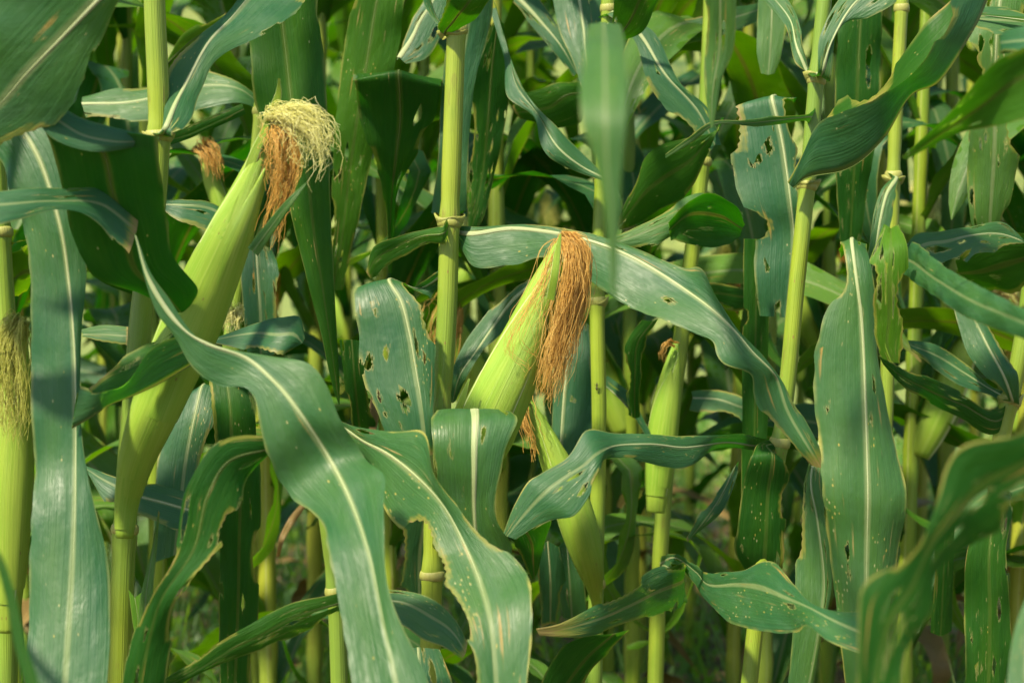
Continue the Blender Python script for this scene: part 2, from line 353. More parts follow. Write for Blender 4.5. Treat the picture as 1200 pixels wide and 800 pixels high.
def hairs(rng, n, way, rad=.00042, wig=.003, seg=16, spread_in=None):
    """n silk threads through world way-points [(point, spread)]; one mesh"""
    V = []; F = []; UV = []; off = 0; m = 3; W0 = np.array([q[0] for q in way]); sprd = [q[1] for q in way]
    T = np.r_[0, np.cumsum(np.linalg.norm(np.diff(W0, axis=0), axis=1))]
    locks = [np.clip(np.array([rng.gauss(0, 1), rng.gauss(0, 1), rng.gauss(0, 1)]), -1.8, 1.8) for _ in range(max(3, n//9))]
    for h in range(n):
        u = locks[rng.randrange(len(locks))] + np.array([rng.gauss(0, .22) for _ in range(3)]) if rng.random() < .86 else np.array([rng.gauss(0, 1.1) for _ in range(3)])
        W = W0+np.array([u*s+np.array([rng.gauss(0, .3) for _ in range(3)])*s for s in sprd])
        end = T[-1]*rng.uniform(.55, 1.0); t = np.linspace(0, end, seg); c = interp(T, W, t); k = np.linspace(0, 1, seg)[:, None]
        for ax in range(3): c[:, ax] += wig*k[:, 0]**.7*(np.sin(k[:, 0]*rng.uniform(6, 26)+rng.uniform(0, 6)))*rng.uniform(.2, 1)
        v, f, uv = tube(c, np.full(seg, rad)*np.linspace(1, .6, seg), m, ref=(.31, -.9, .2), cap=False)
        V.append(v); F += [tuple(i+off for i in q) for q in f]; off += len(v); uv = uv.copy(); uv[:, 0] = rng.random(); uv[:, 1] += rng.random()*3; UV.append(uv)
    return np.concatenate(V), F, np.concatenate(UV)
def ear(p, axis, d, husks, seed=1, label=None, dd=None, yellow=0., tone=0):
    """axis: [(x,y,half width px)] from the base to the tip"""
    A = np.array(axis, float); dz = np.zeros(len(A)) if dd is None else np.array(dd)/100
    W = P(A[:, 0], A[:, 1], 1.0); W = np.stack([P(x, y, d+q) for (x, y, h), q in zip(axis, dz)]); K = d/FPX
    T = np.r_[0, np.cumsum(np.linalg.norm(np.diff(W, axis=0), axis=1))]; n = 70; t = np.linspace(0, T[-1], n)
    c = interp(T, W, t); r = interp(T, A[:, 2:3]*K, t)[:, 0]; nn = 40; ph = np.arange(nn)/nn*6.2832
    rng = random.Random(seed); k1, k2 = rng.uniform(0, 6), rng.uniform(0, 6)
    prof = np.array([[1+.012*math.sin(9*q+k1)+.008*math.sin(17*q+k2+i*.02) for q in ph] for i in range(n)])
    v, f, uv = tube(c, r, nn, prof=prof)
    uv = uv.copy(); uv[:, 0] = .1+uv[:, 0]*1.6
    o = obj('ear', v, f, uv, M['husk'], p.root, p.base, color=(yellow, .25, 0))
    if label: o['label'] = label
    Tn = norm(np.gradient(c, axis=0)); S = norm(np.cross(Tn, np.array([0, -1., 0]))); Fw = np.cross(S, Tn)
    for j, (phc, half, t0, t1, lift, sk) in enumerate(husks):
        ns, nc = 40, 17; V = []; UV = []
        for i in range(ns):
            k = i/(ns-1); tk = (t0+(t1-t0)*k)*T[-1]; ci = interp(T, W, np.array([min(max(tk, 0), T[-1])]))[0]; ri = float(np.interp(tk, t, r))
            q = min(n-1, max(0, int(tk/T[-1]*(n-1)))); ext = max(0, tk-T[-1]); ci = ci+Tn[-1]*ext
            span = half*max(.012, (1-k**4.5)); flare = (1.0+lift*7*k**3)*.001
            for a in range(nc):
                g = -1+2*a/(nc-1); al = phc+sk*k+span*g; rr = ri*(1.0+.018*j)+flare*(1-abs(g)**4*.75)+.0006*math.sin(a*2.1+j)*0
                V.append(ci+S[q]*rr*math.sin(al)+Fw[q]*rr*math.cos(al)); UV.append((a/(nc-1), tk+j*.7))
        h = obj('husk_leaf', V, grid_faces(ns, nc), UV, M['husk'], o, p.base, color=(yellow+.03*(j % 3), .2, 0))
    return o
def silk(p, e, bundles, mat, seed=5, rad=.00042):
    rng = random.Random(seed); V = []; F = []; UV = []; off = 0
    for n, wig, way in bundles:
        v, f, uv = hairs(rng, n, [(P(x, y, dd_), s*dd_/FPX) for x, y, dd_, s in way], rad, wig)
        V.append(v); F += [tuple(i+off for i in q) for q in f]; off += len(v); UV.append(uv)
    return obj('silk', np.concatenate(V), F, np.concatenate(UV), M[mat], e, p.base)

# ================================================================== the front plants
S1 = plant([(140, 800), (146, 627), (163, 400), (186, 160), (181, 0)], 1.62, 27, 'tall front corn plant at left bearing the large ear with yellow and brown silk', nodes=[(146, 627), (186, 160)], yellow=.25)
S2 = plant([(503, 800), (511, 560), (516, 480), (522, 400), (527, 255), (536, 0)], 1.82, 24, 'straight bright green corn plant with the brown silked ear in the middle', nodes=[(516, 482), (527, 257)], yellow=.38)
S3 = plant([(697, 800), (700, 600), (702, 500), (700, 340), (706, 205), (713, 0)], 1.98, 18, 'slim corn plant just right of the middle ear with a second small ear low down', nodes=[(700, 354), (706, 208)], yellow=.2)
S4 = plant([(878, 800), (896, 640), (922, 455), (933, 340), (946, 215), (957, 90), (966, 0)], 1.76, 20, 'leaning corn plant right of centre with a large folded dark leaf', nodes=[(913, 520), (947, 214), (957, 88)], yellow=.3)
S5 = plant([(1030, 800), (1038, 500), (1044, 300), (1047, 205), (1057, 0)], 1.98, 17, 'corn plant at right behind the broad leaf hanging with a white midrib', nodes=[(1047, 208)], yellow=.4)
S6 = plant([(768, 800), (773, 660), (783, 530), (800, 380), (822, 200), (833, 0)], 2.12, 19, 'corn plant behind the centre carrying a thin green ear on its stalk', nodes=[(773, 690), (822, 190)], yellow=.2)
S7 = plant([(1150, 800), (1165, 620), (1176, 500), (1186, 460), (1212, 300), (1222, 0)], 1.90, 21, 'corn plant at the right edge with a pale collar low on its stalk', nodes=[(1184, 470)], yellow=.3)
S8 = plant([(398, 810), (392, 680), (375, 560), (352, 470)], 1.62, 20, 'low corn plant hidden behind the long drooping leaf at lower left', top=None, nodes=[(392, 690)], yellow=.4)
S9 = plant([(8, 800), (10, 700), (14, 560), (2, 300), (-20, 0)], 1.70, 24, 'corn plant cut by the left edge with an olive silked ear', nodes=[(10, 720)], yellow=.1)
S10 = plant([(-150, 800), (-140, 300), (-150, -60)], 1.42, 27, 'corn plant standing outside the left edge with long leaves reaching in', yellow=.2)
S11 = plant([(1420, 800), (1400, 400), (1390, 0)], 1.25, 27, 'near corn plant outside the right edge with blurred leaves reaching in', yellow=.2)
S12 = plant([(1290, 800), (1285, 400), (1290, 0)], 1.75, 22, 'corn plant outside the right edge with a chewed striped leaf reaching in', yellow=.2)
S13 = plant([(286, 800), (272, 560), (268, 440), (300, 200), (318, -60)], 2.05, 18, 'corn plant behind the large left ear with broad leaves hanging dark', yellow=.2, nodes=[(270, 500)])

for p, x, y, w_, h_ in ((S1, 186, 160, 36, 12), (S2, 527, 257, 34, 15), (S2, 530, 40, 34, 10), (S4, 957, 88, 30, 13), (S4, 946, 215, 30, 12), (S3, 706, 207, 24, 9),
                        (S5, 1047, 210, 26, 10), (S7, 1184, 470, 28, 18), (S6, 826, 160, 26, 10), (S3, 700, 354, 26, 14)):
    collar(p, x, y, w_, h_)

# ---- ears
E1 = ear(S1, [(146, 630, 10.2), (149, 590, 13.4), (160, 540, 19.1), (178, 490, 25.4), (198, 440, 28.9), (224, 380, 31.6), (247, 325, 29.2), (268, 275, 25.3), (290, 225, 19.0), (308, 180, 12.6), (322, 145, 6.3)], 1.57,
         [(.35, 1.5, .02, .52, .2, -.2), (-.7, 1.5, .02, .63, .2, .45), (.9, 1.4, .1, .72, .2, -.5), (-.8, 1.4, .15, .82, .2, .6), (1.0, 1.2, .3, .90, .3, -.4), (-.3, .9, .4, 1.0, .2, .3)],
         seed=3, label='large light green ear with yellow silk at its tip', dd=[2, 2, 1, 0, 0, 0, -1, -2, -2, -2, -2])
silk(S1, E1, [(18, .010, [(320, 152, 1.55, 4), (326, 136, 1.53, 6), (348, 136, 1.52, 9), (372, 156, 1.51, 10), (380, 188, 1.51, 11), (366, 212, 1.51, 9), (376, 226, 1.51, 8)]),
              (150, .006, [(322, 152, 1.55, 3), (328, 138, 1.54, 5), (348, 138, 1.53, 7), (368, 154, 1.52, 8), (377, 178, 1.52, 9), (374, 194, 1.52, 10)]),
              (80, .006, [(318, 154, 1.56, 4), (314, 138, 1.54, 5), (332, 132, 1.52, 5), (358, 138, 1.51, 7), (378, 162, 1.51, 7), (378, 184, 1.51, 6)]),
              (60, .007, [(322, 154, 1.55, 5), (325, 142, 1.53, 6), (343, 150, 1.52, 8), (348, 174, 1.52, 8), (352, 198, 1.52, 8)])], 'silk_yellow', 7, .00034)
silk(S1, E1, [(130, .004, [(324, 152, 1.54, 4), (334, 156, 1.525, 5), (340, 182, 1.525, 6), (333, 220, 1.53, 6), (322, 255, 1.54, 6), (313, 285, 1.54, 7)]),
              (40, .006, [(320, 150, 1.53, 4), (324, 165, 1.52, 8), (326, 190, 1.52, 8), (322, 225, 1.53, 7)])], 'silk_brown', 8, .00034)
tip_ = leaf(S1, '305 165 318 162 1;314 130 323 132 0;323 108 330 112 -1;326 92 328 92 -2', 1.54, hue=.6, rib=0, ruff=.001, cup=.002); tip_.name = 'husk_tip'; tip_.data.materials[0] = M['husk']; tip_.data.materials[1] = M['husk']; tip_.color = (0, .2, 0, 1)
leaf(S1, '290 290 302 300;312 262 324 268 -1;338 232 344 238 -2;358 214 359 216 -2', 1.52, hue=.5, rib=0, ruff=.001, cup=.002)
tip_ = leaf(S1, '262 262 274 268 0;276 225 288 232 0;292 180 302 186 -1;312 138 318 140 -1;316 120 317 122 0', 1.545, hue=.55, rib=0, ruff=.001, cup=.003); tip_.name = 'husk_tip'; tip_.data.materials[0] = M['husk']; tip_.data.materials[1] = M['husk']; tip_.color = (0, .2, 0, 1)

E2 = ear(S2, [(516, 640, 10.0), (530, 590, 19.8), (548, 550, 28.1), (566, 510, 33.1), (588, 460, 32.2), (606, 420, 29.8), (624, 375, 24.0), (640, 330, 16.5), (650, 300, 9.1), (656, 280, 3.3)], 1.72,
         [(-.3, 1.5, .1, .50, .2, .2), (.7, 1.5, .1, .60, .2, -.5), (-.9, 1.4, .2, .70, .2, .7), (.8, 1.3, .3, .80, .2, -.5), (-.4, 1.0, .4, .92, .1, .4), (.1, .5, .5, 1.03, .1, .1)],
         seed=9, label='light green ear with a thick brown silk tail', dd=[8, 5, 3, 1, 0, 0, 0, 0, 0, 0])
silk(S2, E2, [(420, .004, [(657, 284, 1.715, 2), (665, 279, 1.70, 4), (675, 290, 1.698, 6), (677, 320, 1.698, 7), (670, 360, 1.698, 8), (660, 400, 1.698, 8), (650, 435, 1.698, 8), (643, 465, 1.698, 9)]),
              (200, .004, [(657, 284, 1.71, 2), (666, 292, 1.698, 5), (667, 330, 1.692, 8), (656, 375, 1.692, 9), (646, 410, 1.692, 10), (638, 440, 1.692, 10), (634, 470, 1.692, 9)]),
              (22, .004, [(654, 284, 1.71, 3), (645, 300, 1.695, 7), (632, 340, 1.692, 10), (620, 380, 1.675, 14), (612, 405, 1.675, 16), (620, 440, 1.675, 14)]),
              (16, .003, [(652, 290, 1.70, 4), (630, 340, 1.675, 6), (605, 380, 1.67, 10), (600, 400, 1.67, 8), (628, 420, 1.67, 8), (640, 440, 1.67, 8)])], 'silk_brown', 11, .00028)
tip_ = leaf(S2, '640 350 650 352 0;646 318 655 320 -1;650 292 657 294 -1;656 274 658 274 -1', 1.665, hue=.8, rib=0, ruff=.0, cup=.003); tip_.name = 'husk_tip'; tip_.data.materials[0] = M['husk']; tip_.data.materials[1] = M['husk']; tip_.color = (0, .2, 0, 1)
tip_ = leaf(S2, '528 490 540 492 1;540 462 546 466 0;549 443 551 444 0', 1.68, hue=.6, rib=0, ruff=.001, cup=.002); tip_.name = 'husk_tip'; tip_.data.materials[0] = M['husk']; tip_.data.materials[1] = M['husk']; tip_.color = (0, .2, 0, 1)

E3 = ear(S3, [(700, 712, 6.0), (697, 690, 8.5), (690, 660, 16.1), (677, 615, 21.2), (664, 575, 20.4), (650, 540, 17.0), (637, 510, 12.8), (624, 482, 7.6), (617, 466, 3.4)], 1.88,
         [(-.4, 1.2, .1, .75, .2, .3), (1.0, 1.1, .15, .85, .2, -.2), (.2, .6, .4, .98, .2, .1)], seed=4, label='small green ear leaning away low on the stalk', dd=[8, 5, 2, 0, 0, 0, 0, 0, 0])
silk(S3, E3, [(45, .002, [(617, 468, 1.87, 3), (612, 464, 1.86, 5), (614, 485, 1.85, 5), (624, 515, 1.85, 5), (628, 540, 1.85, 5)])], 'silk_brown', 13, .0005)
E4 = ear(S9, [(8, 740, 12), (10, 690, 17), (12, 620, 22), (15, 560, 23), (18, 500, 20), (22, 440, 14), (26, 395, 6)], 1.62,
         [(-.5, 1.3, .1, .8, .2, .3), (.9, 1.2, .15, .9, .2, -.2)], seed=6, yellow=.25)
silk(S9, E4, [(220, .003, [(26, 392, 1.6, 3), (22, 378, 1.585, 6), (12, 400, 1.58, 10), (12, 440, 1.58, 11), (14, 480, 1.58, 11), (14, 510, 1.58, 10)])], 'silk_olive', 14, .0004)
E5 = ear(S6, [(768, 600, 10.8), (772, 550, 16.2), (777, 500, 17.3), (784, 450, 13.0), (789, 420, 7.6), (792, 402, 3.2)], 2.05, [(-.4, 1.3, .1, .85, .2, .3), (.8, 1.1, .15, .95, .2, -.2)], seed=8)
silk(S6, E5, [(18, .002, [(791, 405, 2.04, 2), (781, 402, 2.03, 2), (776, 412, 2.03, 2), (775, 426, 2.03, 2)])], 'silk_brown', 15, .0005)

# ---- leaves, left
leaf(S1, '157 274 159 276 161 279 -17;170 328 174 326 178 322 -17;182 363 190 355 196 347 -17;204 394 220 390 233 397 -17;223 427 243 403 262 408 -17;256 451 290 420 318 417 -17;289 454 321 447 362 425 -18;312 530 356 490 399 493 -19;336 576 385 535 424 533 -18;372 606 408 580 449 555 -21;385 650 432 646 449 605 -25;398 715 450 730 455 690 -28;412 800 466 808 503 800 -31;420 900 480 900 530 890 -34', 1.60, hue=.25, holes=0, bites=0, spots=.15, rib=8, cup=.004, ruff=.003, label='long blue green leaf drooping across the front')
leaf(S8, '395 492 393 498 390 512;420 502 428 518 430 540 -3;455 505 455 532 440 575 -6;490 505 488 558 462 615 -9;512 560 520 592 488 628 -12;558 615 545 638 500 660 -14;606 655 563 684 514 690 -17;621 690 575 732 538 728 -20;622 740 581 800 548 760 -22;618 800 585 860 548 830 -23', 1.60, hue=.3, spots=1.3, holes=.05, rib=8, dry=0, bites=6, bdep=.4, root=500, label='broad scarred leaf arching down at the bottom centre')
leaf(S2, '512 478 556 480 600 476 3;505 492 557 494 606 490 0;506 515 556 520 596 515 -1;508 545 556 550 588 548 -1;514 590 556 595 580 600 0;530 640 558 640 600 646 1;545 690 562 690 590 685 2', 1.62, hue=.35, rib=15, cup=.006, spots=.2, label='folded leaf with a wide cream midrib in front of the ear')
leaf(S2, '462 345 490 338 505 345 4;418 334 456 328 492 340 0;416 360 470 352 511 362 -1;420 395 480 390 511 400 -1;424 440 487 430 509 440 -1;440 480 495 480 508 490 -1;462 530 501 535 512 530 0', 1.78, tilt=.25, hue=.1, rib=8, bites=4, bdep=.6, brange=(.15, .55), holes=.3, spots=.5, root=318)
leaf(S2, '412 98 470 92 518 102 6;415 93 467 86 516 98 0;420 135 469 138 511 135 1;434 180 464 185 490 180 1;447 219 460 222 468 219 2;452 270 457 272 462 270 3;455 320 457 320 459 320 4', 1.98, tilt=-.6, hue=.1, rib=4, bites=3, bdep=.35, holes=.15, root=None, under=True)
leaf(S2, '578 26 584 22 590 28 -1;556 84 576 84 599 90 1;550 140 572 140 593 140 2;549 200 566 200 580 202 3;548 240 557 250 566 256 3;547 275 550 280 553 280 4', 2.05, tilt=-.15, hue=.05, holes=.35, rib=3, spots=.5, under=True)
leaf(S2, '540 -40 556 -40 580 -40 0;528 20 550 20 576 22 2;517 110 536 110 556 100 3;512 200 530 200 548 200 3;505 250 525 255 548 244 4', 1.93, hue=.1, rib=0)
leaf(S2, '512 33 522 42 536 38 0;508 24 532 24 558 24 -2;518 -5 550 2 572 4 -4;540 -60 580 -50 610 -45 -3', 1.80, tilt=-.4, hue=.35, rib=4, root=44, under=True)
leaf(S2, '520 28 512 22 500 8 0;508 15 505 0 494 -15 2;495 -20 490 -50 480 -40 4', 1.83, hue=.2, rib=3, root=46)
leaf(S2, '530 262 536 270 533 276;548 264 548 274 546 304 -1;600 262 600 268 596 310 -2;640 262 643 272 640 300 -4;690 272 694 283 688 327 -6;740 287 740 301 724 351 -8;800 312 798 336 760 367 -10;822 314 834 362 802 384 -12;838 345 862 388 834 398 -13;862 382 882 412 846 424 -13;896 418 905 435 882 441 -12;916 442 912 446 884 462 -11;936 476 922 478 894 486 -10;960 522 950 528 928 526 -9;968 545 962 548 948 545 -8', 1.80, tilt=.35, hue=.2, rib=9, holes=.18, spots=.3, ruff=.003, root=258, label='long arching leaf crossing the picture right of the middle ear')
leaf(S2, '520 264 518 274 520 288;500 269 498 276 503 288 1;467 277 464 289 468 308 1;436 292 438 306 446 322 0;429 318 431 322 434 327 0', 1.80, tilt=-.3, hue=.3, holes=.5, rib=4, root=260, under=True)
leaf(S2, '640 315 648 325 3;623 320 628 330 622 340 0;592 343 603 350 608 362 0;565 372 578 383 586 392 0;546 398 558 412 566 412 0;531 430 540 438 548 440 0;522 470 530 472 534 470 2', 1.90, tilt=.3, hue=.15, rib=9, bites=5, bdep=.6, spots=.3)
leaf(S1, '188 156 194 150 204 160;192 130 203 128 222 142 1;196 76 217 100 234 108 3;232 42 243 52 256 66 4;268 10 272 20 322 34 6;290 -20 300 -12 366 -5 8;330 -60 350 -50 420 -40 10', 1.62, tilt=.4, hue=.1, rib=10, root=158, spots=.2)
leaf(S10, '60 -120 170 -60 190 -40 0;20 -60 125 -10 142 -4 0;-30 0 75 42 116 52 1;-60 40 30 88 88 112 2;-85 90 0 122 60 152 3;-110 140 -50 160 0 180 4', 1.36, tilt=-.15, hue=.35, rib=11, cup=.004, spots=.2, label='broad soft leaf in the top left corner')
leaf(S10, '-120 150 -60 100 -20 80 0;-10 180 5 130 30 120 0;10 220 42 178 85 165 -1;24 262 70 262 96 240 -1;36 326 81 332 101 316 0;35 400 87 405 94 383 0;36 470 89 480 94 470 0;39 540 89 535 99 535 0;38 590 88 597 110 590 -1;33 660 84 682 125 665 -2;31 730 80 740 128 735 -3;30 800 76 805 125 800 -4;36 900 72 900 110 900 -6', 1.50, tilt=.18, hue=.12, rib=8, cup=.006, holes=0, bites=0, spots=.12, root=(-143, 170), label='tall narrow leaf hanging straight down at the left')
leaf(S1, '24 104 100 148 184 162 -1;56 172 122 180 186 200 -1;72 225 132 225 190 240 0;84 280 147 275 196 262 1;112 325 160 318 204 305 2;166 348 192 344 232 342 3;205 366 212 366 222 362 4', 1.47, tilt=-.42, hue=.0, bites=0, rib=4, cup=.008, ruff=.006, spots=.2, under=True)
leaf(S1, '186 160 186 163 184 167 4;140 150 132 166 124 177 1;100 138 95 158 92 173 0;75 124 72 144 62 160 -1;48 106 45 128 40 134 -2;14 83 14 88 20 97 -2', 1.42, tilt=.6, hue=.03, rib=0, cup=.008, ruff=.002, spots=.1)
leaf(S1, '70 240 120 245 190 250 0;80 275 130 290 190 285 1;110 325 150 322 195 310 2;168 350 190 346 205 330 3', 1.60, tilt=-.5, hue=.05, rib=0, cup=.006, spots=.1, under=True)
leaf(S10, '-120 230 -110 250 -100 270 0;0 221 0 240 0 262 0;64 221 64 236 70 244 2;125 221 120 240 118 262 5;165 240 160 270 150 300 8', 1.40, tilt=.6, hue=.05, rib=3, spots=.1, root=(-142, 240))
leaf(S1, '215 390 228 425 212 384 0 -1 3;172 408 180 453 170 400 -2 -1 3;148 444 150 466 142 420 -3 -1 3;131 456 125 476 118 432 -4 -1 3;111 458 105 490 103 444 -4 -1 3;94 452 84 502 92 448 -4 0 1', 1.52, tilt=-.2, hue=.10, rib=3, cup=.003, under=True)
leaf(S13, '253 395 252 398 250 402;300 376 300 390 296 412 -2;330 370 326 392 318 420 -4;353 371 345 392 332 418 -4;358 395 354 402 350 405 -3', 1.75, tilt=.7, hue=.05, rib=4, spots=.5, root=440)
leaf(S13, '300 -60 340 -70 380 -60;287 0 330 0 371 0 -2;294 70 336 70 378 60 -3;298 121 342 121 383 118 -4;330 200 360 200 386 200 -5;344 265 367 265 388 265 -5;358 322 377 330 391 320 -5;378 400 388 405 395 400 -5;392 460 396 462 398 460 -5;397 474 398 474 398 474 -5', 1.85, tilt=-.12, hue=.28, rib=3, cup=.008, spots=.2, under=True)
leaf(S13, '96 112 96 122 100 136 0;155 100 150 120 148 143 0;200 90 200 110 200 136 0;243 81 243 100 236 126 0;285 97 284 106 284 120 0;310 120 308 125 308 130 2', 2.1, tilt=.6, hue=.35, rib=6, bites=3, spots=.4)
leaf(S13, '196 70 192 78 198 80;215 40 222 50 224 62 0;240 25 245 34 248 45 0;264 14 266 18 266 26 0', 2.2, tilt=-.7, hue=1., rib=4, bites=4, bdep=.6, under=True)
leaf(S13, '430 -60 460 -60 490 -60;413 0 442 0 474 0 0;402 60 432 60 468 50 0;394 130 420 130 452 120 0;389 200 410 200 430 210 1;386 270 402 270 418 270 2;378 340 390 340 402 340 3', 2.1, tilt=-.12, hue=.55, rib=3, holes=.2, spots=.35, under=True)
leaf(S2, '464 72 468 68 476 75;468 55 480 50 495 70 0;482 20 494 22 516 40 0;492 2 505 5 522 20 0;510 -30 520 -25 535 -20 1', 2.05, tilt=.3, hue=.05, rib=9)
leaf(S13, '280 300 300 285 318 290;282 330 302 320 326 315 0;286 376 305 370 331 370 1;290 420 306 420 322 415 2', 2.0, tilt=.2, hue=.05, rib=4, spots=.6)
leaf(S9, '-20 310 -10 300 0 290;0 320 12 330 20 272 0;5 356 25 320 38 270 0;30 345 40 318 44 290 2', 1.72, tilt=-.8, hue=1., rib=4, under=True)
leaf(S13, '93 386 98 392 95 396;120 380 122 392 118 404 0;150 382 150 394 149 407 0', 1.85, tilt=.5, hue=.4, rib=2)
leaf(S13, '184 235 190 240 188 244;210 232 214 240 205 262 0;250 236 250 245 240 275 1;275 250 272 260 262 285 2', 1.88, tilt=.6, hue=.05, rib=3)
leaf(S13, '284 122 286 128 288 134;250 135 250 145 252 150 0;215 150 215 160 218 164 0;190 160 188 166 192 172 0', 1.9, tilt=-.5, hue=.05, rib=2, under=True)
leaf(S13, '240 520 258 520 275 520 1;195 480 238 450 260 455 1;192 500 230 480 252 490 0;184 540 219 535 240 535 0;180 600 212 590 232 590 0;178 660 205 650 222 660 1', 1.78, tilt=.2, hue=.1, rib=4, spots=.8)
leaf(S13, '240 447 265 440 290 440 2;242 480 270 480 298 480 0;245 520 272 520 300 515 0;255 570 280 570 305 565 0;257 650 280 650 304 650 0;256 740 278 740 302 740 1;258 820 274 820 296 820 2', 1.80, tilt=-.2, hue=.05, rib=2, spots=.35, under=True)
leaf(S13, '232 580 230 600 226 622;200 568 196 590 190 618 0;165 560 160 580 158 605 0;125 552 122 562 125 590 0;101 545 102 550 104 556 0', 1.72, tilt=.7, hue=.05, rib=4, spots=.4)
leaf(S1, '150 690 158 700 168 692;158 740 166 745 178 735 -1;166 690 172 690 180 680 -1;178 640 180 640 184 640 0;186 598 186 599 187 600 0', 1.60, hue=.9, rib=2)
leaf(S9, '330 512 318 525 312 545 2;262 515 268 540 290 570 0;223 562 245 575 280 608 -2;203 648 226 645 253 655 -4;173 699 190 700 213 699 -6;150 760 172 762 198 760 -7;138 830 160 830 190 830 -8', 1.45, tilt=-.45, hue=.0, rib=4, bites=6, bdep=.5, spots=.35, ruff=.014, holes=.2, under=True)
leaf(S8, '395 695 400 705 396 720;338 709 346 722 354 743 -2;298 730 308 742 312 760 -4;258 750 266 764 268 775 -5;220 778 226 788 230 792 -6;185 800 190 806 194 812 -7', 1.58, tilt=-.4, hue=.25, rib=3, holes=.2, bites=5, bdep=.4, spots=.5, root=700, under=True)
leaf(S10, '-60 600 -50 600 -40 605;-14 640 -6 640 0 648 0;4 690 10 688 16 690 0;16 750 22 745 28 744 0;32 815 40 810 48 808 0;50 900 56 900 62 900 0', 1.0, tilt=.3, hue=.1, rib=3, root=(-142, 560))
leaf(S8, '440 690 445 702 440 716;470 690 474 706 468 730 0;505 700 505 722 495 748 -1;535 728 532 742 525 760 -2;548 752 546 764 542 772 -2', 1.58, tilt=.5, hue=.15, rib=4, spots=.6, root=690)
leaf(S2, '470 760 490 758 515 760;464 800 492 800 530 800 0;460 850 490 850 530 850', 1.66, tilt=.3, hue=.05, rib=4)
leaf(S2, '398 398 412 398 430 400 2;402 440 415 440 436 440 0;408 490 420 490 440 490 0;420 540 426 540 440 540 2', 1.92, tilt=-.6, hue=.05, rib=2, bites=4, bdep=.6, under=True)
leaf(S3, '480 560 500 545 515 540 2;470 600 500 590 520 600 2;464 660 492 650 516 660 3;476 720 492 720 506 720 4', 1.95, tilt=-.3, hue=.1, rib=3)

# ---- leaves, middle
leaf(S3, '707 204 707 208 708 212;700 196 690 200 680 202 0;657 152 655 174 640 180 -1;617 111 630 133 622 134 0;600 74 608 105 594 112 1;590 40 596 60 588 62 2;578 0 582 10 574 10 3', 1.95, tilt=.35, hue=.1, rib=4, cup=.008)
leaf(S3, '690 96 690 108 688 118 2;655 98 662 112 682 145 0;635 105 645 125 655 152 0;614 112 622 130 632 145 0;600 125 604 132 610 140 1', 2.1, tilt=-.5, hue=.3, rib=3, under=True)
leaf(S3, '712 18 720 14 728 18 0;738 40 744 34 758 30 0;764 108 782 90 800 100 0;800 146 818 130 832 130 1;830 180 838 170 846 170 2', 1.94, tilt=.3, hue=.1, rib=9, root=22)
leaf(S3, '646 -10 676 -20 706 -10 0;656 35 684 35 706 40 0;670 67 688 70 704 80 0;690 130 698 132 706 132 1', 2.1, tilt=.4, hue=.15, rib=5, spots=.4)
leaf(S3, '600 4 606 -4 625 -12;625 32 634 26 650 25 0;650 62 658 55 672 60 0;672 90 676 86 684 92 1', 2.2, tilt=.3, hue=.03, rib=8)
leaf(S3, '716 40 722 46 734 47;718 20 735 30 752 38 -1;722 -10 750 0 770 6 -2;740 -50 770 -50 800 -40 -3', 1.92, tilt=-.5, hue=.4, rib=4, root=44, under=True)
leaf(S3, '706 28 712 30 718 28;697 36 708 35 722 36 -45;687 44 708 42 731 44 -98;684 70 709 70 734 70 -108;684 150 710 150 734 148 -112;697 190 711 192 730 190 -112;705 225 715 228 727 225 -112;712 280 718 280 725 280 -112;716 340 719 340 722 340 -112;718 366 719 366 720 366 -112', 1.96, hue=.6, rib=3, cup=.004, ruff=.002, holes=0, bites=0, spots=.1, root=26, label='blurred leaf tip hanging close to the lens')
leaf(S6, '826 158 830 164 834 170;800 165 806 190 812 222 0;775 172 782 205 798 236 0;758 184 762 220 775 248 0;738 225 740 245 748 262 1;722 262 724 266 726 270 2', 1.96, tilt=-.6, hue=.3, holes=.12, rib=3, root=165, under=True)
leaf(S4, '872 250 868 270 860 286 3;852 238 846 262 830 288 0;820 227 812 250 790 280 -3;790 240 780 262 768 288 -4;740 265 734 280 735 292 -4;700 284 696 290 692 296 -3', 1.86, tilt=.2, hue=.65, rib=3, cup=.012)
leaf(S4, '872 262 870 268 866 276 0;848 230 840 252 838 284 -3;815 228 806 252 798 280 -5;785 258 784 270 786 282 -4', 1.80, tilt=-.8, hue=.1, rib=2, cup=-.012, under=True)
leaf(S3, '690 380 672 372 656 384 1;694 420 666 416 650 420 0;696 470 660 475 648 470 0;694 520 657 520 646 520 0;690 580 656 580 642 580 1', 2.02, tilt=.2, hue=.03, rib=7)
leaf(S3, '692 440 704 448 712 440;712 455 724 465 740 462 0;740 480 746 492 756 500 1;760 520 764 524 770 528 2', 2.02, tilt=.3, hue=.03, rib=4)
leaf(S6, '775 372 766 376 752 376 0;762 400 748 400 734 402 0;756 440 744 440 732 440 0;752 488 744 490 736 486 1', 1.95, tilt=-.5, hue=.1, rib=2, bites=6, bdep=.6, holes=.4, under=True)
leaf(S4, '914 516 908 520 912 530 2;896 514 886 522 885 528 -3;861 509 850 518 838 526 -9;800 510 800 524 800 548 -14;752 508 756 520 740 538 -17;720 507 722 522 715 536 -18;687 503 700 532 706 545 -20;664 535 684 545 696 566 -20;636 552 660 560 688 585 -20;620 562 640 575 672 604 -20;604 588 618 598 645 610 -19;590 624 594 628 605 632 -18', 1.80, tilt=.35, hue=.12, rib=6, spots=1.0, cup=.006, ruff=.006, dry=0, bites=2, bdep=.2, root=518, label='wavy leaf reaching left across the small ear')
